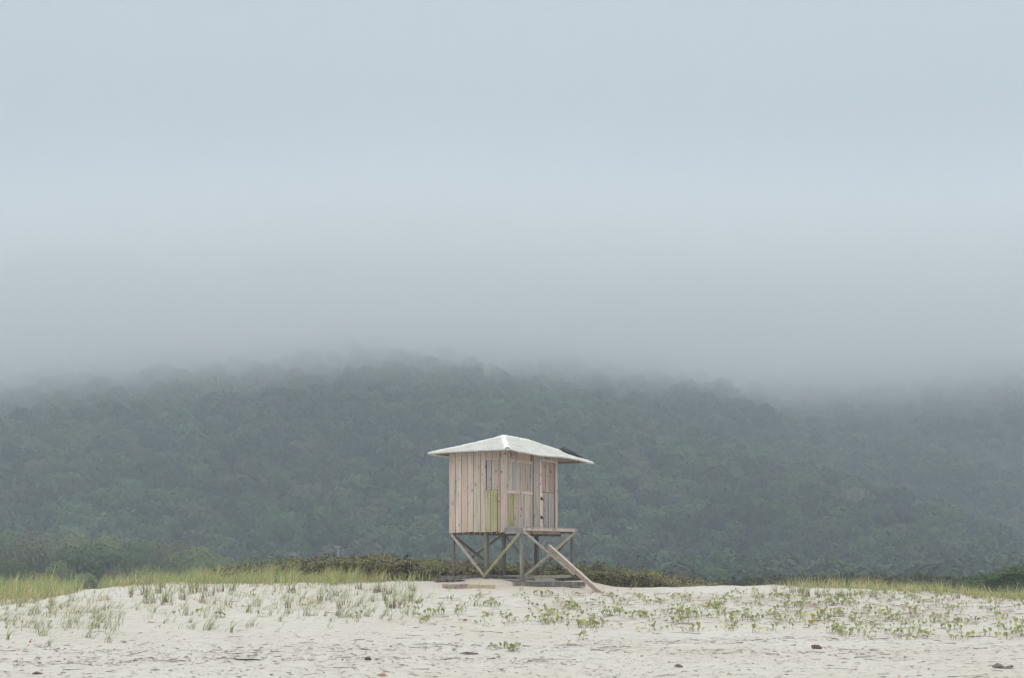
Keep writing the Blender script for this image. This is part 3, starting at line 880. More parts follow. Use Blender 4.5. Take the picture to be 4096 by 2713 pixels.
chunk('driftwood', 985, 2645, [(-.24, .02, .05), (-.17, 0, .02), (-.05, .02, .015), (.08, -.01, .03), (.20, .01, .02), (.27, .0, .012)], [.008, .015, .016, .013, .01, .005], (0.075, 0.065, 0.06),
      'blackened crooked stick with a snapped fork on the lower left sand', 'driftwood')
chunk('husk', 3267, 2597, [(-.10, 0, .04), (-.05, 0, .05), (.02, 0, .04), (.08, .01, .02), (.11, .01, .01)], [.035, .045, .035, .02, .004], (0.13, 0.09, 0.075),
      'torn dark brown husk lying on sand below the right creepers', 'husk')
chunk('husk', 1472, 2642, [(-.06, 0, .025), (-.03, 0, .035), (.02, 0, .03), (.06, 0, .01)], [.012, .03, .028, .006], (0.11, 0.085, 0.075),
      'small dark rounded husk beside a long thin twig', 'husk')
chunk('driftwood', 152, 2699, [(-.09, 0, .012), (-.03, 0, .028), (.03, 0, .022), (.08, 0, .015)], [.008, .03, .026, .008], (0.15, 0.12, 0.11),
      'stubby dark wood lump in the bottom left corner of the beach', 'driftwood')
chunk('driftwood', 2715, 2671, [(-.07, 0, .02), (-.02, 0, .035), (.03, .01, .03), (.07, 0, .012)], [.012, .03, .028, .008], (0.16, 0.13, 0.12),
      'small brown gnarled root on bare sand right of centre', 'driftwood')
chunk('dead_leaf', 1532, 2706, [(-.10, 0, .012), (-.04, 0, .03), (.02, 0, .035), (.07, 0, .015)], [.01, .03, .028, .006], (0.42, 0.28, 0.22),
      'curled pink brown dead leaf at the bottom edge of the sand', 'leaf')
chunk('dead_leaf', 3597, 2705, [(-.025, 0, .01), (0, 0, .018), (.025, 0, .01)], [.006, .014, .006], (0.62, 0.42, 0.18),
      'tiny pale orange leaf at the bottom right of the sand', 'leaf')
chunk('dead_leaf', 123, 2570, [(-.02, 0, .01), (0, 0, .04), (.012, 0, .07)], [.02, .012, .003], (0.45, 0.10, 0.07),
      'small red leaf sticking up from the sand at left', 'leaf')
chunk('husk', 1860, 2484, [(-.05, 0, .015), (0, 0, .025), (.05, 0, .012)], [.012, .022, .008], (0.20, 0.11, 0.09),
      'reddish brown husk on sand before the left end of hut', 'husk')
chunk('driftwood', 1880, 2618, [(-.20, 0, .02), (-.08, .02, .03), (.05, 0, .02), (.16, .02, .015)], [.01, .022, .02, .006], (0.14, 0.11, 0.10),
      'flat dark bark strip on the sand in front of the hut', 'driftwood')

# ------------------------------------------------------------------ the lifeguard hut
TH = math.radians(52.0)
rv = np.array([math.cos(TH), math.sin(TH)]); lv = np.array([-math.sin(TH), math.cos(TH)])
C0 = np.array([-0.287, 28.0]); ZB = 0.93
A_L = 1.827; B_L = 2.515     # length of the left wall, of the door wall
hut = empty('lifeguard_hut', (C0[0], C0[1], ZB), TH)
tag(hut, 'bleached wooden lifeguard hut on stilts with a pale corrugated roof', 'beach hut')
def RW(zx, zy):
    px = 1680 + zx * .3125; k = (px - 2048) / F
    t = (k * C0[1] - C0[0]) / (rv[0] - k * rv[1]); Y = C0[1] + rv[1] * t
    return t, CZ + (2213 - (1700 + zy * .3125)) / F * Y
def LW(zx, zy):
    px = 1680 + zx * .3125; k = (px - 2048) / F
    t = (k * C0[1] - C0[0]) / (lv[0] - k * lv[1]); Y = C0[1] + lv[1] * t
    return t, CZ + (2213 - (1700 + zy * .3125)) / F * Y
RX0, RX1, RY0, RY1 = -0.30, 3.795, -0.45, 2.39      # eaves
RE, RISE, VA, VE, UA = 4.37, 0.58, 1.62, 1.25, 1.42
def roof_z(x, y):
    v = np.asarray(x, float) - RX0; u = np.asarray(y, float) - RY0
    W = RX1 - RX0; D = RY1 - RY0
    m = np.minimum(np.minimum(u / UA, (D - u) / UA), np.minimum(v / VA, (W - v) / VE))
    z = RE + RISE * np.clip(m, -.05, 1)
    nu = np.clip(1 - u / UA, 0, 1)
    z = z - 0.045 * nu * sst(0.1, 0.6, v) - 0.05 * nu * sst(3.2, 4.1, v) + 0.045 * sst(0, 2.84, u) * np.clip(1 - v / VA, 0, 1)
    z = z - 0.02 * sst(1.6, 2.4, v) * np.clip(m, 0, 1) + 0.012 * np.sin(v * 3.1 + u)
    return z
def rz1(x, y): return float(roof_z(x, y))

def tone(base=(0.56, 0.455, 0.395), v=0.08):
    k = rnd.uniform(1 - v, 1 + v * .6); w = rnd.uniform(-.04, .04)
    return (base[0] * k * (1 + w), base[1] * k, base[2] * k * (1 - w))
PALE = (0.635, 0.49, 0.415); GREY = (0.54, 0.48, 0.445); PINK = (0.63, 0.47, 0.40); DARKP = (0.50, 0.375, 0.33)
G = 0.011
ZW = 2.217
# left wall (local plane x = 0), outward is -x
b = MB(ZB)
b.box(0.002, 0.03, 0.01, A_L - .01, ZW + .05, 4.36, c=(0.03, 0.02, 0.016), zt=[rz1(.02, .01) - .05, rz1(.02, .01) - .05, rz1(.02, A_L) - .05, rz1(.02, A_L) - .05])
def lboard(b, zx0, zx1, z0=None, z1=None, base=PALE, a=0.0, out=0.0, th=0.022, gap=G):
    y1 = LW(zx0, 1000)[0]; y0 = LW(zx1, 1000)[0]
    y0 += gap; y1 -= gap
    t0 = rz1(0, y0) - .03 if z1 is None else z1; t1 = rz1(0, y1) - .03 if z1 is None else z1
    zb = ZW + rnd.uniform(-.012, .012) if z0 is None else z0
    j = rnd.uniform(-.003, .003)
    b.box(-th - out + j, 0 - out, y0, y1, zb, t0, c=tone(base), a=a, zt=[t0, t0, t1, t1])
    for zz in (zb + .06, t0 - .16):
        for yy in (y0 + .25 * (y1 - y0), y1 - .25 * (y1 - y0)):
            q_ = rnd.uniform(-.01, .01); b.box(-th - out + j - .004, -th - out + j - .001, yy - .008, yy + .008, zz + q_, zz + q_ + .014, c=(.09, .07, .06))
for zx0, zx1, base, a in ((380, 458, PALE, 0), (458, 535, (0.71, 0.59, 0.51), 0), (535, 615, PALE, 0), (615, 690, (0.68, 0.55, 0.48), 0), (690, 778, (0.64, 0.53, 0.42), 0.25), (778, 850, PALE, 0)):
    lboard(b, zx0, zx1, base=base, a=a)
ztop = LW(935, 432)[1]; zmid = LW(925, 836)[1]
lboard(b, 850, 930, z0=ztop, base=PINK); lboard(b, 930, 1020, z0=ztop, base=PALE)
lboard(b, 840, 916, z1=zmid, base=(0.60, 0.51, 0.38), a=0.52, out=0.012)
lboard(b, 916, 1002, z1=zmid + .005, base=(0.56, 0.49, 0.36), a=0.58, out=0.012)
lboard(b, 1002, 1022, z1=zmid + .01, base=PALE)
lboard(b, 1022, 1040, base=(0.50, 0.42, 0.37), out=0.015, z0=ZW - .03)
b.build('wall', M['wood'], hut)
# shutter of the left wall
b = MB(ZB)
lboard(b, 856, 918, z0=zmid + .012, z1=ztop - .02, base=(0.44, 0.38, 0.36), th=.014); lboard(b, 918, 1006, z0=zmid + .014, z1=ztop - .02, base=(0.50, 0.42, 0.38), th=.014)
sh1 = b.build('shutter', M['wood'], hut)
b = MB(ZB)
lboard(b, 1006, 1021, z0=zmid + .014, z1=ztop - .025, base=PALE, th=.03)
y0 = LW(1021, 0)[0]; y1 = LW(850, 0)[0]
b.box(-.034, 0, y0 + .006, y1 - .004, ztop - .024, ztop - .002, c=tone(PALE))
b.build('frame', M['wood'], sh1)

# door wall (local plane y = 0), outward is -y
b = MB(ZB)
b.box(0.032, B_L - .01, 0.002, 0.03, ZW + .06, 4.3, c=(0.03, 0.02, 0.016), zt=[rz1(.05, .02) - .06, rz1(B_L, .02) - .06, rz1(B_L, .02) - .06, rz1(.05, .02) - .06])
def rboard(b, zx0, zx1, z0=None, z1=None, base=PALE, a=0.0, out=0.0, th=0.022, gap=G):
    x0 = RW(zx0, 1000)[0] + gap; x1 = RW(zx1, 1000)[0] - gap
    t0 = rz1(x0, 0) - .03 if z1 is None else z1; t1 = rz1(x1, 0) - .03 if z1 is None else z1
    zb = ZW + .02 if z0 is None else z0
    j = rnd.uniform(-.003, .003)
    b.box(x0, x1, -th - out + j, 0 - out, zb, t0, c=tone(base), a=a, zt=[t0, t1, t1, t0])
    if x1 - x0 > .09:
        for zz in (zb + .06, (zb + t0) / 2 + .05, t0 - .10):
            xx = (x0 + x1) / 2 + rnd.uniform(-.03, .03); b.box(xx - .009, xx + .009, -th - out + j - .004, -th - out + j - .001, zz, zz + .014, c=(.09, .07, .06))
wt = RW(1265, 452)[1]; wb = RW(1265, 882)[1]; dt = RW(1630, 450)[1]; dm = RW(1625, 868)[1]
zdk = 2.352
for zx0, zx1, base in ((1114, 1166, PINK), (1166, 1250, DARKP), (1250, 1326, PINK), (1326, 1412, PINK)):
    rboard(b, zx0, zx1, z0=wt, base=base)
rboard(b, 1114, 1190, z1=wb - .01, z0=zdk, base=(0.55, 0.48, 0.36), a=0.56)
rboard(b, 1190, 1250, z1=wb - .01, z0=zdk, base=(0.56, 0.47, 0.37), a=0.46)
rboard(b, 1250, 1325, z1=wb - .01, z0=zdk, base=(0.62, 0.51, 0.455))
rboard(b, 1325, 1402, z1=wb - .01, z0=zdk, base=(0.64, 0.55, 0.48), a=.2)
rboard(b, 1402, 1424, z1=wb - .01, z0=zdk, base=PALE)
rboard(b, 1424, 1447, z0=zdk, base=(0.40, 0.29, 0.25), out=-.004)
rboard(b, 1447, 1520, z0=zdk, base=(0.50, 0.46, 0.42))
for zx0, zx1, base in ((1522, 1590, PINK), (1590, 1660, DARKP), (1660, 1722, PINK)):
    rboard(b, zx0, zx1, z0=dt, base=base)
b.build('wall', M['wood'], hut)
# corner boards
b = MB(ZB)
x0, x1 = RW(1042, 0)[0], RW(1108, 0)[0]
b.box(-.022, x1, -.036, -.002, ZW - .01, 4.4, c=tone((0.60, 0.49, 0.43)), zt=[rz1(0, 0) - .03] * 4)
b.build('corner_board', M['wood'], hut)
b = MB(ZB)
b.box(B_L - .095, B_L + .01, -.045, -.001, zdk, 4.4, c=tone((0.70, 0.54, 0.45)), zt=[rz1(B_L, 0) - .03] * 4)
b.build('corner_board', M['wood'], hut)
# two walls away from the camera
b = MB(ZB)
n = 11
for i in range(n):
    xa, xb = B_L * i / n, B_L * (i + 1) / n
    b.box(xa + .004, xb - .004, A_L, A_L + .022, ZW, 4.4, c=tone(PALE), zt=[rz1(xa, A_L) - .03] * 4)
b.build('wall', M['wood'], hut)
b = MB(ZB)
n = 8
for i in range(n):
    ya, yb = A_L * i / n, A_L * (i + 1) / n
    b.box(B_L, B_L + .022, ya + .004, yb - .004, ZW, 4.4, c=tone(PALE), zt=[rz1(B_L, ya) - .03] * 4)
b.build('wall', M['wood'], hut)
# window shutter with its frame
b = MB(ZB)
for zx0, zx1, base in ((1128, 1178, GREY), (1178, 1228, (0.47, 0.41, 0.37)), (1228, 1282, GREY), (1282, 1342, (0.50, 0.43, 0.36)), (1342, 1402, (0.46, 0.39, 0.36))):
    rboard(b, zx0, zx1, z0=wb - .005, z1=wt - .01, base=base, th=.016, gap=.0025)
ws = b.build('shutter', M['wood'], hut)
b = MB(ZB)
fx0, fx1 = RW(1110, 0)[0], RW(1424, 0)[0]
b.box(fx0, fx1, -.040, -.001, wt - .075, wt, c=tone((0.67, 0.54, 0.46)))
b.box(fx0 - .01, fx1, -.044, -.001, wb - .01, wb + .075, c=tone((0.67, 0.54, 0.46)))
b.box(fx0 + .003, fx0 + .075, -.036, -.001, wb + .077, wt - .077, c=tone((0.55, 0.45, 0.39)))
b.box(fx1 - .07, fx1 - .003, -.036, -.001, wb + .077, wt - .077, c=tone((0.55, 0.45, 0.39)))
b.build('frame', M['wood'], ws)
# door
b = MB(ZB)
for zx0, zx1, base in ((1542, 1600, DARKP), (1600, 1646, (0.52, 0.41, 0.35)), (1646, 1712, (0.43, 0.32, 0.28))):
    rboard(b, zx0, zx1, z0=dm + .008, z1=dt - .08, base=base, th=.012)
for zx0, zx1, base in ((1564, 1641, (0.43, 0.36, 0.34)), (1641, 1712, (0.47, 0.42, 0.40))):
    rboard(b, zx0, zx1, z0=zdk + .01, z1=dm - .006, base=base, th=.012)
door = b.build('door', M['wood'], hut)
b = MB(ZB)
dx0, dx1 = RW(1520, 0)[0], RW(1722, 0)[0]
b.box(dx0, dx1, -.042, -.001, dt - .07, dt + .005, c=tone((0.68, 0.54, 0.46)))
rboard(b, 1520, 1542, z0=zdk, z1=dt - .072, base=(0.78, 0.64, 0.54), out=.0, th=.038, gap=.001)
rboard(b, 1542, 1564, z0=zdk, z1=dm - .01, base=(0.78, 0.65, 0.55), out=.0, th=.024, gap=.002)
b.build('frame', M['wood'], door)
for zy in (945, 1185):
    t, z = RW(1540, zy)
    b = MB(ZB)
    b.box(t - .04, t - .012, -.052, -.038, z - .045, z + .045, c=(1, 1, 1)); b.box(t - .012, t + .05, -.05, -.040, z - .022, z + .030, c=(1, 1, 1)); b.box(t + .05, t + .10, -.05, -.040, z - .045, z - .005)
    b.tube([(t - .012, -.054, z - .05), (t - .012, -.054, z + .05)], .008, 6)
    b.build('hinge', M['iron'], door)
# floor and joists
b = MB(ZB)
b.box(0.01, B_L - .01, 0.035, A_L - .01, ZW + .055, ZW + .085, c=(0.30, 0.22, 0.18))
for i in range(9):
    y = 0.12 + i * .2
    b.box(0.0, B_L, y, y + .05, ZW - .055, ZW + .053, c=tone((0.26, 0.17, 0.13)))
b.build('floor', M['beam'], hut)
# deck in front of the door
b = MB(ZB)
DX0, DX1, DY0 = 0.12, 2.52, -0.64
n = 17
for i in range(n):
    xa = DX0 + (DX1 - DX0) * i / n; xb = DX0 + (DX1 - DX0) * (i + 1) / n
    b.box(xa + .012, xb - .012, DY0 - .012, -.047, 2.325 + rnd.uniform(-.003, .003), 2.352 + rnd.uniform(-.004, .005), c=tone((0.50, 0.42, 0.37)))
deck = b.build('deck', M['beam'], hut)
b = MB(ZB)
b.box(DX0, DX1 + .02, DY0, DY0 + .03, 2.25, 2.324, c=(0.64, 0.54, 0.47))
b.build('fascia', M['beam'], deck)
b = MB(ZB)
b.box(DX0 - .03, DX0 - .002, DY0, -.05, 2.16, 2.318, c=(0.27, 0.265, 0.25), a=.12)
b.box(DX0 + .04, DX1 - .6, DY0 + .07, DY0 + .12, 2.17, 2.323, c=(0.36, 0.25, 0.20))
b.box(DX0 + .04, DX1, -.16, -.10, 2.12, 2.322, c=(0.12, 0.10, 0.09))
b.box(DX1 - .03, DX1, DY0 + .04, -.17, 2.20, 2.322, c=(0.30, 0.24, 0.21))
b.build('joist', M['beam'], deck)
# six stilts
LY = 1.75
LEGS = [(0.06 + .08, DY0 + .05, 2.24, .085, (0.33, 0.30, 0.28), .03), (0.10, DY0 + 1.23, ZW + .01, .105, (0.30, 0.30, 0.24), .35), (0.07, LY, ZW - .03, .08, (0.26, 0.245, 0.23), 0),
        (DX1 - .06, DY0 + .05, 2.24, .07, (0.27, 0.26, 0.235), .18), (DX1 - .06, DY0 + 1.30, ZW, .095, (0.17, 0.16, 0.15), 0), (DX1 - .06, 1.90 - .04, ZW, .085, (0.25, 0.23, 0.22), 0)]
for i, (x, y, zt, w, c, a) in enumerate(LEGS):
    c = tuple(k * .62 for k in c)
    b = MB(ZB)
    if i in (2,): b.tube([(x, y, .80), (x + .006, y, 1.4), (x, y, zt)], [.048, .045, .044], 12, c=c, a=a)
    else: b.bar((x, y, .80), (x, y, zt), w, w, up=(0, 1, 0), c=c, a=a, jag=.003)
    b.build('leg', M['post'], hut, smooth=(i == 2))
def P(i, z, dx=0, dy=0): return (LEGS[i][0] + dx, LEGS[i][1] + dy, z)
BR = [ (P(2, ZW - .06, -.075), P(1, 1.02, -.080), (0.47, 0.40, 0.345), .0), (P(0, 2.20, -.07), P(1, 1.02, -.12), (0.38, 0.37, 0.20), .48),
       (P(0, 2.22, 0, -.06), P(3, 1.05, 0, -.06), (0.50, 0.44, 0.39), .0), (P(3, 2.22, 0, -.095), P(0, 1.05, 0, -.095), (0.45, 0.42, 0.31), .22),
       (P(2, ZW - .05, 0, .06), P(5, 1.02, 0, .06), (0.33, 0.245, 0.20), 0), (P(5, ZW - .03, 0, .10), P(2, 1.08, 0, .10), (0.36, 0.30, 0.23), .12),
       (P(5, ZW - .03, .06), P(4, 1.02, .06), (0.42, 0.34, 0.29), 0), (P(3, 2.19, .06), P(4, 1.02, .06), (0.38, 0.29, 0.24), 0)]
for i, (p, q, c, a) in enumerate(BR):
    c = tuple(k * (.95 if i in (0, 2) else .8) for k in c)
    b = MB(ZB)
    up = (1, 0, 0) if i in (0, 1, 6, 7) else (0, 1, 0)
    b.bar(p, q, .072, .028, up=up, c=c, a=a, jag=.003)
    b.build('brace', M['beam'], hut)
# sills the stilts stand on
for x0, x1, y0, y1, z0, z1, c in ((-.10, .22, DY0 - .12, A_L + .75, .80, .93, (0.155, 0.15, 0.14)), (DX1 - .18, DX1 + .10, DY0 - .1, A_L + .6, .80, .94, (0.12, 0.115, 0.11)), ):
    b = MB(ZB); b.box((x0 + x1) / 2 - .06, (x0 + x1) / 2 + .06, y0, y1, z0, z1, c=c); b.build('sill', M['beam'], hut)
b = MB(ZB); b.box(.19, DX1 - .10, DY0 + .02, DY0 + .085, .965, 1.045, c=(0.34, 0.33, 0.27), a=.2); b.build('bottom_rail', M['beam'], hut)
b = MB(ZB); b.box(.0, DX1 - .04, 1.92, 1.98, .93, 1.03, c=(0.20, 0.19, 0.17)); b.build('bottom_rail', M['beam'], hut)

# roof: four corrugated slopes
PITCH = 0.085
def slope(axis_, fixed0, out_sign, a0, a1, depth, hip0, hip1):
    """a corrugated slope; columns run from the eave inward"""
    cols_ = int((a1 - a0) / PITCH * 6); rows = 8
    V = []; 
    for i in range(cols_ + 1):
        a = a0 + (a1 - a0) * i / cols_
        lim = min(1.0, (a - a0) / hip0, (a1 - a) / hip1)
        lim = max(lim, 0.0)
        eave = -0.012 * (vnoise(int(i / 36) * 1.7, 0.5, 5) + .5) * 2
        for j in range(rows + 1):
            d = eave + (depth * lim - eave) * j / rows
            x, y = (a, fixed0 + out_sign * d) if axis_ == 'x' else (fixed0 + out_sign * d, a)
            z = rz1(x, y) + 0.024 * math.sin(2 * math.pi * a / PITCH)
            V.append((x, y, z - ZB))
    V = np.array(V); nv = len(V)
    idx = np.arange(nv).reshape(cols_ + 1, rows + 1)
    f = np.stack([idx[:-1, :-1], idx[1:, :-1], idx[1:, 1:], idx[:-1, 1:]], -1).reshape(-1, 4)
    if (axis_ == 'x') != (out_sign > 0): f = f[:, ::-1]
    V2 = V - np.array([0, 0, .008])
    f2 = f[:, ::-1] + nv
    e0 = idx[:, 0]; rim = np.stack([e0[:-1], e0[1:], e0[1:] + nv, e0[:-1] + nv], -1)
    return np.concatenate([V, V2]), np.concatenate([f, f2, rim])
parts = [slope('x', RY0, 1, RX0, RX1, UA, VA, VE), slope('x', RY1, -1, RX0, RX1, UA, VA, VE), slope('y', RX0, 1, RY0, RY1, VA, UA, UA), slope('y', RX1, -1, RY0, RY1, VE, UA, UA)]
off = 0; VV = []; FF = []
for v_, f_ in parts:
    VV.append(v_); FF.append(f_ + off); off += len(v_)
VV = np.concatenate(VV); FF = np.concatenate(FF)
# old nails in rows over the sheets, part of the same mesh
nq = []
def nail(x, y):
    z = rz1(x, y) + 0.026 - ZB
    s = rnd.uniform(.018, .027); s2 = s
    nq.append([(x - s, y - s2, z + .004), (x + s, y - s2, z + .004), (x + s, y + s2, z + .010), (x - s, y + s2, z + .010)])
for d in (.30, .62, .98):
    k = 0
    x = RX0 + .25 + d
    while x < RX1 - .2 - d * .8:
        if rnd.random() < .85: nail(x, RY0 + d + rnd.uniform(-.03, .03))
        x += PITCH * rnd.choice([2, 3, 3, 4])
    y = RY0 + .25 + d
    while y < RY1 - .2 - d:
        if rnd.random() < .85: nail(RX0 + d * VA / UA + rnd.uniform(-.03, .03), y)
        y += PITCH * rnd.choice([2, 2, 3])
nq = np.array(nq); nb = len(VV)
VV = np.concatenate([VV, nq.reshape(-1, 3)]); FF = np.concatenate([FF, np.arange(len(nq) * 4).reshape(-1, 4) + nb])
roof = mesh_obj('roof', VV, FF, None, M['sheet'], hut)
roof.data.materials.append(M['nail'])
mi = np.zeros(len(roof.data.polygons), dtype=np.int32); mi[-len(nq):] = 1
roof.data.polygons.foreach_set('material_index', mi)
# mortar caps on the hips and the ridge
AP = (RX0 + VA, RY0 + UA); AE = (RX1 - VE, RY0 + UA)
def cap(p, q, n, w=.075, h=.03):
    b = MB(ZB)
    rows = []
    dx, dy = q[0] - p[0], q[1] - p[1]; L = math.hypot(dx, dy); nxv, nyv = -dy / L, dx / L
    for i in range(n + 1):
        t = i / n; x, y = p[0] + dx * t, p[1] + dy * t
        ww = w * rnd.uniform(.8, 1.25)
        hh = h * rnd.uniform(.5, 1.2)
        row = []
        for s in (-1, -.55, 0, .55, 1):
            X = x + nxv * ww * s; Y = y + nyv * ww * s
            row.append((X, Y, rz1(X, Y) + (hh + .018 if abs(s) < .9 else .004)))
        rows.append(row)
    for i in range(n):
        for j in range(4):
            b.quad([rows[i][j], rows[i + 1][j], rows[i + 1][j + 1], rows[i][j + 1]][::-1])
    return b.build('ridge_cap', M['cap'], roof)
cap((RX0 + .02, RY0 + .02), AP, 22, .085, .03)
cap((RX0 + .02, RY1 - .02), AP, 34, .05, .022)
cap((RX1 - .04, RY0 + .03), AE, 34, .04, .015)
cap((RX1 - .04, RY1 - .03), AE, 24, .05, .02)
cap(AP, AE, 20, .06, .022)
# rafters and purlins under the overhang
b = MB(ZB)
for x0, y0, x1, y1 in ((RX0 + .15, RY0 + .16, RX0 + .15, RY1 - .16), (RX0 + .16, RY0 + .20, RX1 - .16, RY0 + .20), (RX1 - .16, RY0 + .16, RX1 - .16, RY1 - .16), (RX0 + .16, RY1 - .15, RX1 - .16, RY1 - .15)):
    b.bar((x0, y0, rz1(x0, y0) - .045), (x1, y1, rz1(x1, y1) - .045), .05, .05, c=(0.36, 0.28, 0.22))
b.build('rafter', M['beam'], roof)

def local(x, y, z): return (C0[0] + rv[0] * x + lv[0] * y, C0[1] + rv[1] * x + lv[1] * y, z)
# black plastic sheet over the right hip
n1, n2 = 30, 14; V = []
prof = [.02, .10, .15, .155, .14, .12, .10, .11, .105, .08, .06, .055, .05, .04, .03, .015]
for i in range(n1 + 1):
    s_ = i / n1; t = .46 + .42 * s_
    hx = AE[0] + (RX1 - AE[0]) * t; hy = AE[1] + (RY0 - AE[1]) * t
    rr = float(np.interp(s_ * (len(prof) - 1), range(len(prof)), prof))
    for j in range(n2):
        an = 2 * math.pi * j / n2
        k = rr * (1 + .35 * float(vnoise(i * .35, j * .6, 3)))
        w = math.cos(an) * k * 1.5; up_ = max(math.sin(an), -.25) * k * 1.05
        x = hx + w * .35 + .03; y = hy + w * .94 + .02
        V.append(local(x, y, rz1(min(x, RX1), min(max(y, RY0), RY1)) + .03 + up_))
V = np.array(V); base = V.mean(0); idx = np.arange(len(V)).reshape(n1 + 1, n2); nx2 = np.roll(idx, -1, axis=1)
f = np.stack([idx[:-1], nx2[:-1], nx2[1:], idx[1:]], -1).reshape(-1, 4)
o = mesh_obj('plastic_sheet', V - base, f, None, M['black'], smooth=True)
o.location = base
tag(o, 'crumpled black plastic sheet lying over the right end of the roof', 'plastic sheet')
# orange cord hanging from the window sill board
t, z = RW(1268, 858)
pts = [(t, -.052, z + .01), (t + .012, -.056, z - .09), (t + .01, -.056, z - .20), (t + .03, -.05, z - .34), (t + .028, -.05, z - .47)]
b = MB()
o0 = local(t, -.05, z)
def rel(p): q = local(*p); return (q[0] - o0[0], q[1] - o0[1], q[2] - o0[2])
b.tube([rel(p) for p in pts], .007, 5)
k = pts[-1]
b.tube([rel((k[0] + .03 * math.cos(a), k[1] - .01, k[2] + .035 * math.sin(a))) for a in (0, 1, 2, 3, 4, 5, 6.2)], .008, 5)
b.tube([rel(k), rel((k[0] + .06, k[1], k[2] - .06))], .006, 5)
o = b.build('cord', M['cord']); o.location = o0
tag(o, 'thin orange cord with a knotted end hanging below the window', 'cord')
# leaning plank
top = Vector((0.965, 28.23, 1.83)); x, y, z = spot(2400, 2372)
bot = Vector((x + .02, y, z - .03))
b = MB(); d = bot - top
b.bar((0, 0, 0), top - bot, .05, .115, up=(0, 0, 1), c=(0.43, 0.31, 0.25), jag=.004)
b.bar(Vector((0, 0, .075)) + (top - bot) * .02, Vector((0, 0, .075)) + (top - bot) * .97, .085, .020, up=(0, 0, 1), c=(0.56, 0.50, 0.44), jag=.003)
o = b.build('leaning_beam', M['beam']); o.location = bot
tag(o, 'long brown beam leaning from the crossed braces down to the sand', 'beam')
# loose beams on the sand
def loose(name, pa, pb, Ya, Yb, w, h, c, lab, a=0.0, mat='beam'):
    p = Vector(((pa[0] - 2048) / F * Ya, Ya, CZ - (pa[1] - 2213) / F * Ya - h / 2)); q = Vector(((pb[0] - 2048) / F * Yb, Yb, CZ - (pb[1] - 2213) / F * Yb - h / 2))
    b = MB(); b.bar((0, 0, 0), q - p, w, h, c=c, a=a, jag=.004); o = b.build(name, M[mat]); o.location = p
    return tag(o, lab, 'beam')
loose('ground_beam', (2052, 2328), (2340, 2328), 27.45, 27.75, .12, .12, (0.15, 0.145, 0.135), 'long dark beam on the sand in front of the deck stilts')
loose('ground_beam', (1772, 2338), (1868, 2337), 27.35, 27.2, .14, .11, (0.36, 0.28, 0.25), 'short brown half-buried beam left of its pale neighbour')
loose('ground_beam', (1869, 2338), (1980, 2341), 27.2, 27.1, .13, .12, (0.56, 0.43, 0.28), 'pale yellowish half-buried beam end before the left stilts')
loose('ground_beam', (1740, 2318), (1860, 2321), 28.6, 28.5, .12, .11, (0.06, 0.058, 0.055), 'black beam end sticking out left of the hut base')
loose('ground_beam', (2225, 2314), (2330, 2313), 29.3, 29.6, .12, .10, (0.05, 0.048, 0.045), 'black beam end sticking out right of the hut base')
# dark stringer resting along the left foot
loose('ground_beam', (1765, 2304), (2140, 2306), 28.9, 28.75, .08, .12, (0.13, 0.128, 0.12), 'long grey timber along the ground behind the front stilts')

# ------------------------------------------------------------------ air and cloud
def box_obj(name, x0, x1, y0, y1, z0, z1, mat):
    b = MB(); b.box(x0, x1, y0, y1, z0, z1)
    return b.build(name, mat)
m, nt, out = new_mat('haze_air')
v = N(nt, 'ShaderNodeVolumePrincipled'); v.inputs['Color'].default_value = (0.808, 0.900, 0.985, 1); v.inputs['Density'].default_value = 0.0015; v.inputs['Anisotropy'].default_value = 0.0
nt.links.new(v.outputs[0], out.inputs['Volume'])
o = box_obj('haze', -1100, 1100, -420, 1100, -18, 240, m)
tag(o, kind='stuff', label='thin grey blue sea haze in front of the hills', cat='haze')

m, nt, out = new_mat('cloud_vapour')
v = N(nt, 'ShaderNodeVolumePrincipled'); v.inputs['Color'].default_value = (0.926, 0.942, 0.950, 1); v.inputs['Anisotropy'].default_value = 0.4
tc = N(nt, 'ShaderNodeTexCoord'); sx = N(nt, 'ShaderNodeSeparateXYZ'); nt.links.new(tc.outputs['Object'], sx.inputs[0])
nz = N(nt, 'ShaderNodeTexNoise', i_Scale=0.006, i_Detail=1.0); nt.links.new(tc.outputs['Object'], nz.inputs['Vector'])
ma = N(nt, 'ShaderNodeMath', operation='MULTIPLY_ADD'); ma.inputs[1].default_value = 22.0; nt.links.new(nz.outputs[0], ma.inputs[0])
fc = N(nt, 'ShaderNodeFloatCurve'); cm = N(nt, 'ShaderNodeMapRange'); cm.inputs[1].default_value = -400; cm.inputs[2].default_value = 400; nt.links.new(sx.outputs[0], cm.inputs[0])
cv = fc.mapping.curves[0]
for i_, (a_, b_) in enumerate(((0.0, 0.50), (0.25, 0.42), (0.33, 0.27), (0.42, 0.21), (0.5, 0.18), (0.60, 0.22), (0.70, 0.20), (1.0, 0.22))):
    if i_ < 1: cv.points[0].location = (a_, b_)
    elif a_ == 1.0: cv.points[-1].location = (a_, b_)
    else: cv.points.new(a_, b_)
fc.mapping.update()
nt.links.new(cm.outputs[0], fc.inputs['Value'])
m3 = N(nt, 'ShaderNodeMath', operation='MULTIPLY_ADD'); m3.inputs[1].default_value = 100.0; nt.links.new(fc.outputs[0], m3.inputs[0]); nt.links.new(sx.outputs[2], m3.inputs[2])
nt.links.new(m3.outputs[0], ma.inputs[2])
mr = N(nt, 'ShaderNodeMapRange', interpolation_type='SMOOTHSTEP'); mr.inputs[1].default_value = 74; mr.inputs[2].default_value = 120; mr.inputs[3].default_value = 0; mr.inputs[4].default_value = 0.036
nt.links.new(ma.outputs[0], mr.inputs[0])
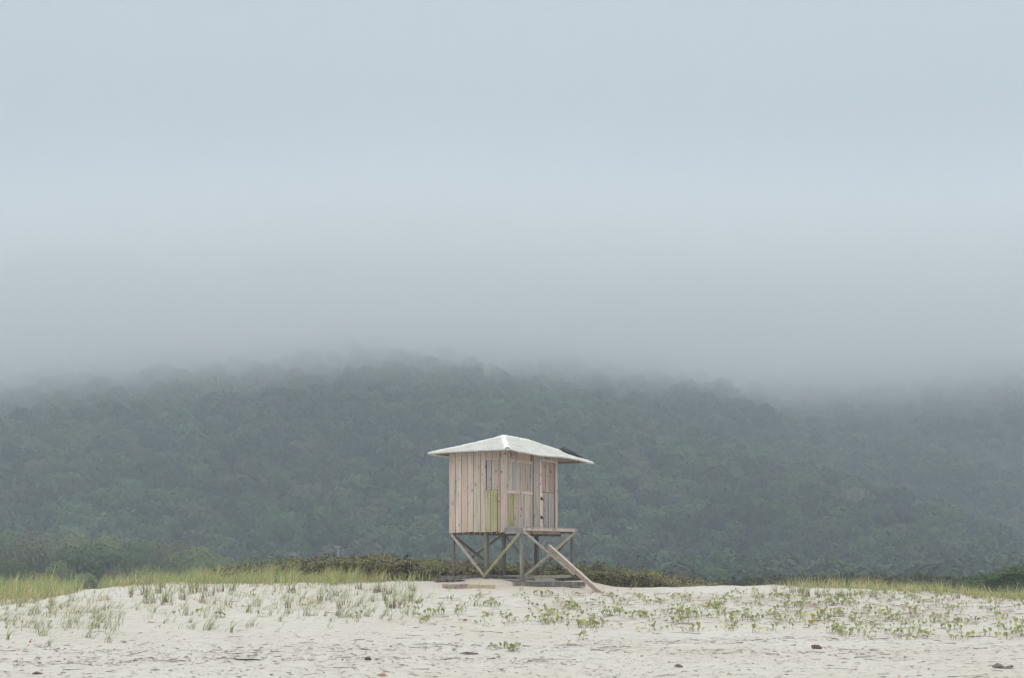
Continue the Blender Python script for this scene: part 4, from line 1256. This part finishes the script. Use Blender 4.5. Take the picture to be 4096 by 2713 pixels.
m2 = N(nt, 'ShaderNodeMapRange', interpolation_type='SMOOTHSTEP'); m2.inputs[1].default_value = 106; m2.inputs[2].default_value = 136; m2.inputs[3].default_value = 1; m2.inputs[4].default_value = 0
nt.links.new(ma.outputs[0], m2.inputs[0])
mm = N(nt, 'ShaderNodeMath', operation='MULTIPLY'); nt.links.new(mr.outputs[0], mm.inputs[0]); nt.links.new(m2.outputs[0], mm.inputs[1])
nt.links.new(mm.outputs[0], v.inputs['Density'])
nt.links.new(v.outputs[0], out.inputs['Volume'])
o = box_obj('cloud', -760, 760, 215, 960, 40, 190, m)
tag(o, kind='stuff', label='low grey cloud hiding the hill tops', cat='cloud')

# ------------------------------------------------------------------ light
w = bpy.data.worlds.new('World'); SC.world = w; w.use_nodes = True
nt = w.node_tree
for n in list(nt.nodes): nt.nodes.remove(n)
out = nt.nodes.new('ShaderNodeOutputWorld'); bg = nt.nodes.new('ShaderNodeBackground')
SUN_EL, SUN_AZ = math.radians(52), math.radians(215)
sky = N(nt, 'ShaderNodeTexSky', sky_type='NISHITA'); sky.sun_disc = False; sky.sun_elevation = SUN_EL; sky.sun_rotation = SUN_AZ
sky.air_density = 1.0; sky.dust_density = 5.0
tc = N(nt, 'ShaderNodeTexCoord'); sx = N(nt, 'ShaderNodeSeparateXYZ'); nt.links.new(tc.outputs['Generated'], sx.inputs[0])
# closed stratus: level at the horizon, brighter towards the zenith (values are divided by the Background strength)
S = 0.1
oc = ramp(nt, sx.outputs[2], [(0.0, (0.50, 0.555, 0.615)), (0.25, (0.495, 0.55, 0.59)), (0.38, (0.515, 0.573, 0.615)), (0.47, (0.555, 0.604, 0.642)), (0.75, (1.0, 1.0, 1.0)), (1.0, (1.0, 1.0, 1.0))])
gain = N(nt, 'ShaderNodeMapRange', interpolation_type='SMOOTHSTEP'); gain.inputs[1].default_value = 0.48; gain.inputs[2].default_value = 0.95; gain.inputs[3].default_value = 1 / S; gain.inputs[4].default_value = 2.35 / S
nt.links.new(sx.outputs[2], gain.inputs[0])
vm = N(nt, 'ShaderNodeVectorMath', operation='SCALE'); nt.links.new(oc, vm.inputs[0]); nt.links.new(gain.outputs[0], vm.inputs['Scale'])
c = mix(nt, 0.02, vm.outputs[0], sky.outputs[0])
nt.links.new(c, bg.inputs[0]); bg.inputs[1].default_value = S
nt.links.new(bg.outputs[0], out.inputs[0])
ld = bpy.data.lights.new('sun', 'SUN'); ld.energy = 0.6; ld.angle = math.radians(25); ld.color = (1.0, 0.96, 0.9)
lo = bpy.data.objects.new('sun', ld); link(lo)
d = Vector((math.sin(SUN_AZ) * math.cos(SUN_EL), math.cos(SUN_AZ) * math.cos(SUN_EL), math.sin(SUN_EL)))
lo.rotation_euler = d.to_track_quat('Z', 'Y').to_euler(); lo.location = (0, 0, 30)

# ------------------------------------------------------------------ camera
cd = bpy.data.cameras.new('camera'); cd.sensor_width = 36; cd.lens = F / 4096 * 36; cd.shift_y = (2213 - 1356.5) / 4096
cd.clip_start = 0.1; cd.clip_end = 5000
co = bpy.data.objects.new('camera', cd); link(co); co.location = (0, 0, CZ); co.rotation_euler = (math.radians(90), 0, 0)
SC.camera = co
SC.view_settings.view_transform = 'Standard'; SC.view_settings.look = 'None'; SC.view_settings.exposure = 0; SC.view_settings.gamma = 1
cy = SC.cycles
cy.use_denoising = True; cy.denoising_prefilter = 'ACCURATE'; cy.denoising_input_passes = 'RGB_ALBEDO_NORMAL'
cy.max_bounces = 12; cy.diffuse_bounces = 3; cy.glossy_bounces = 2; cy.transmission_bounces = 3; cy.transparent_max_bounces = 8; cy.volume_bounces = 10
cy.volume_step_rate = 0.5; cy.volume_max_steps = 128
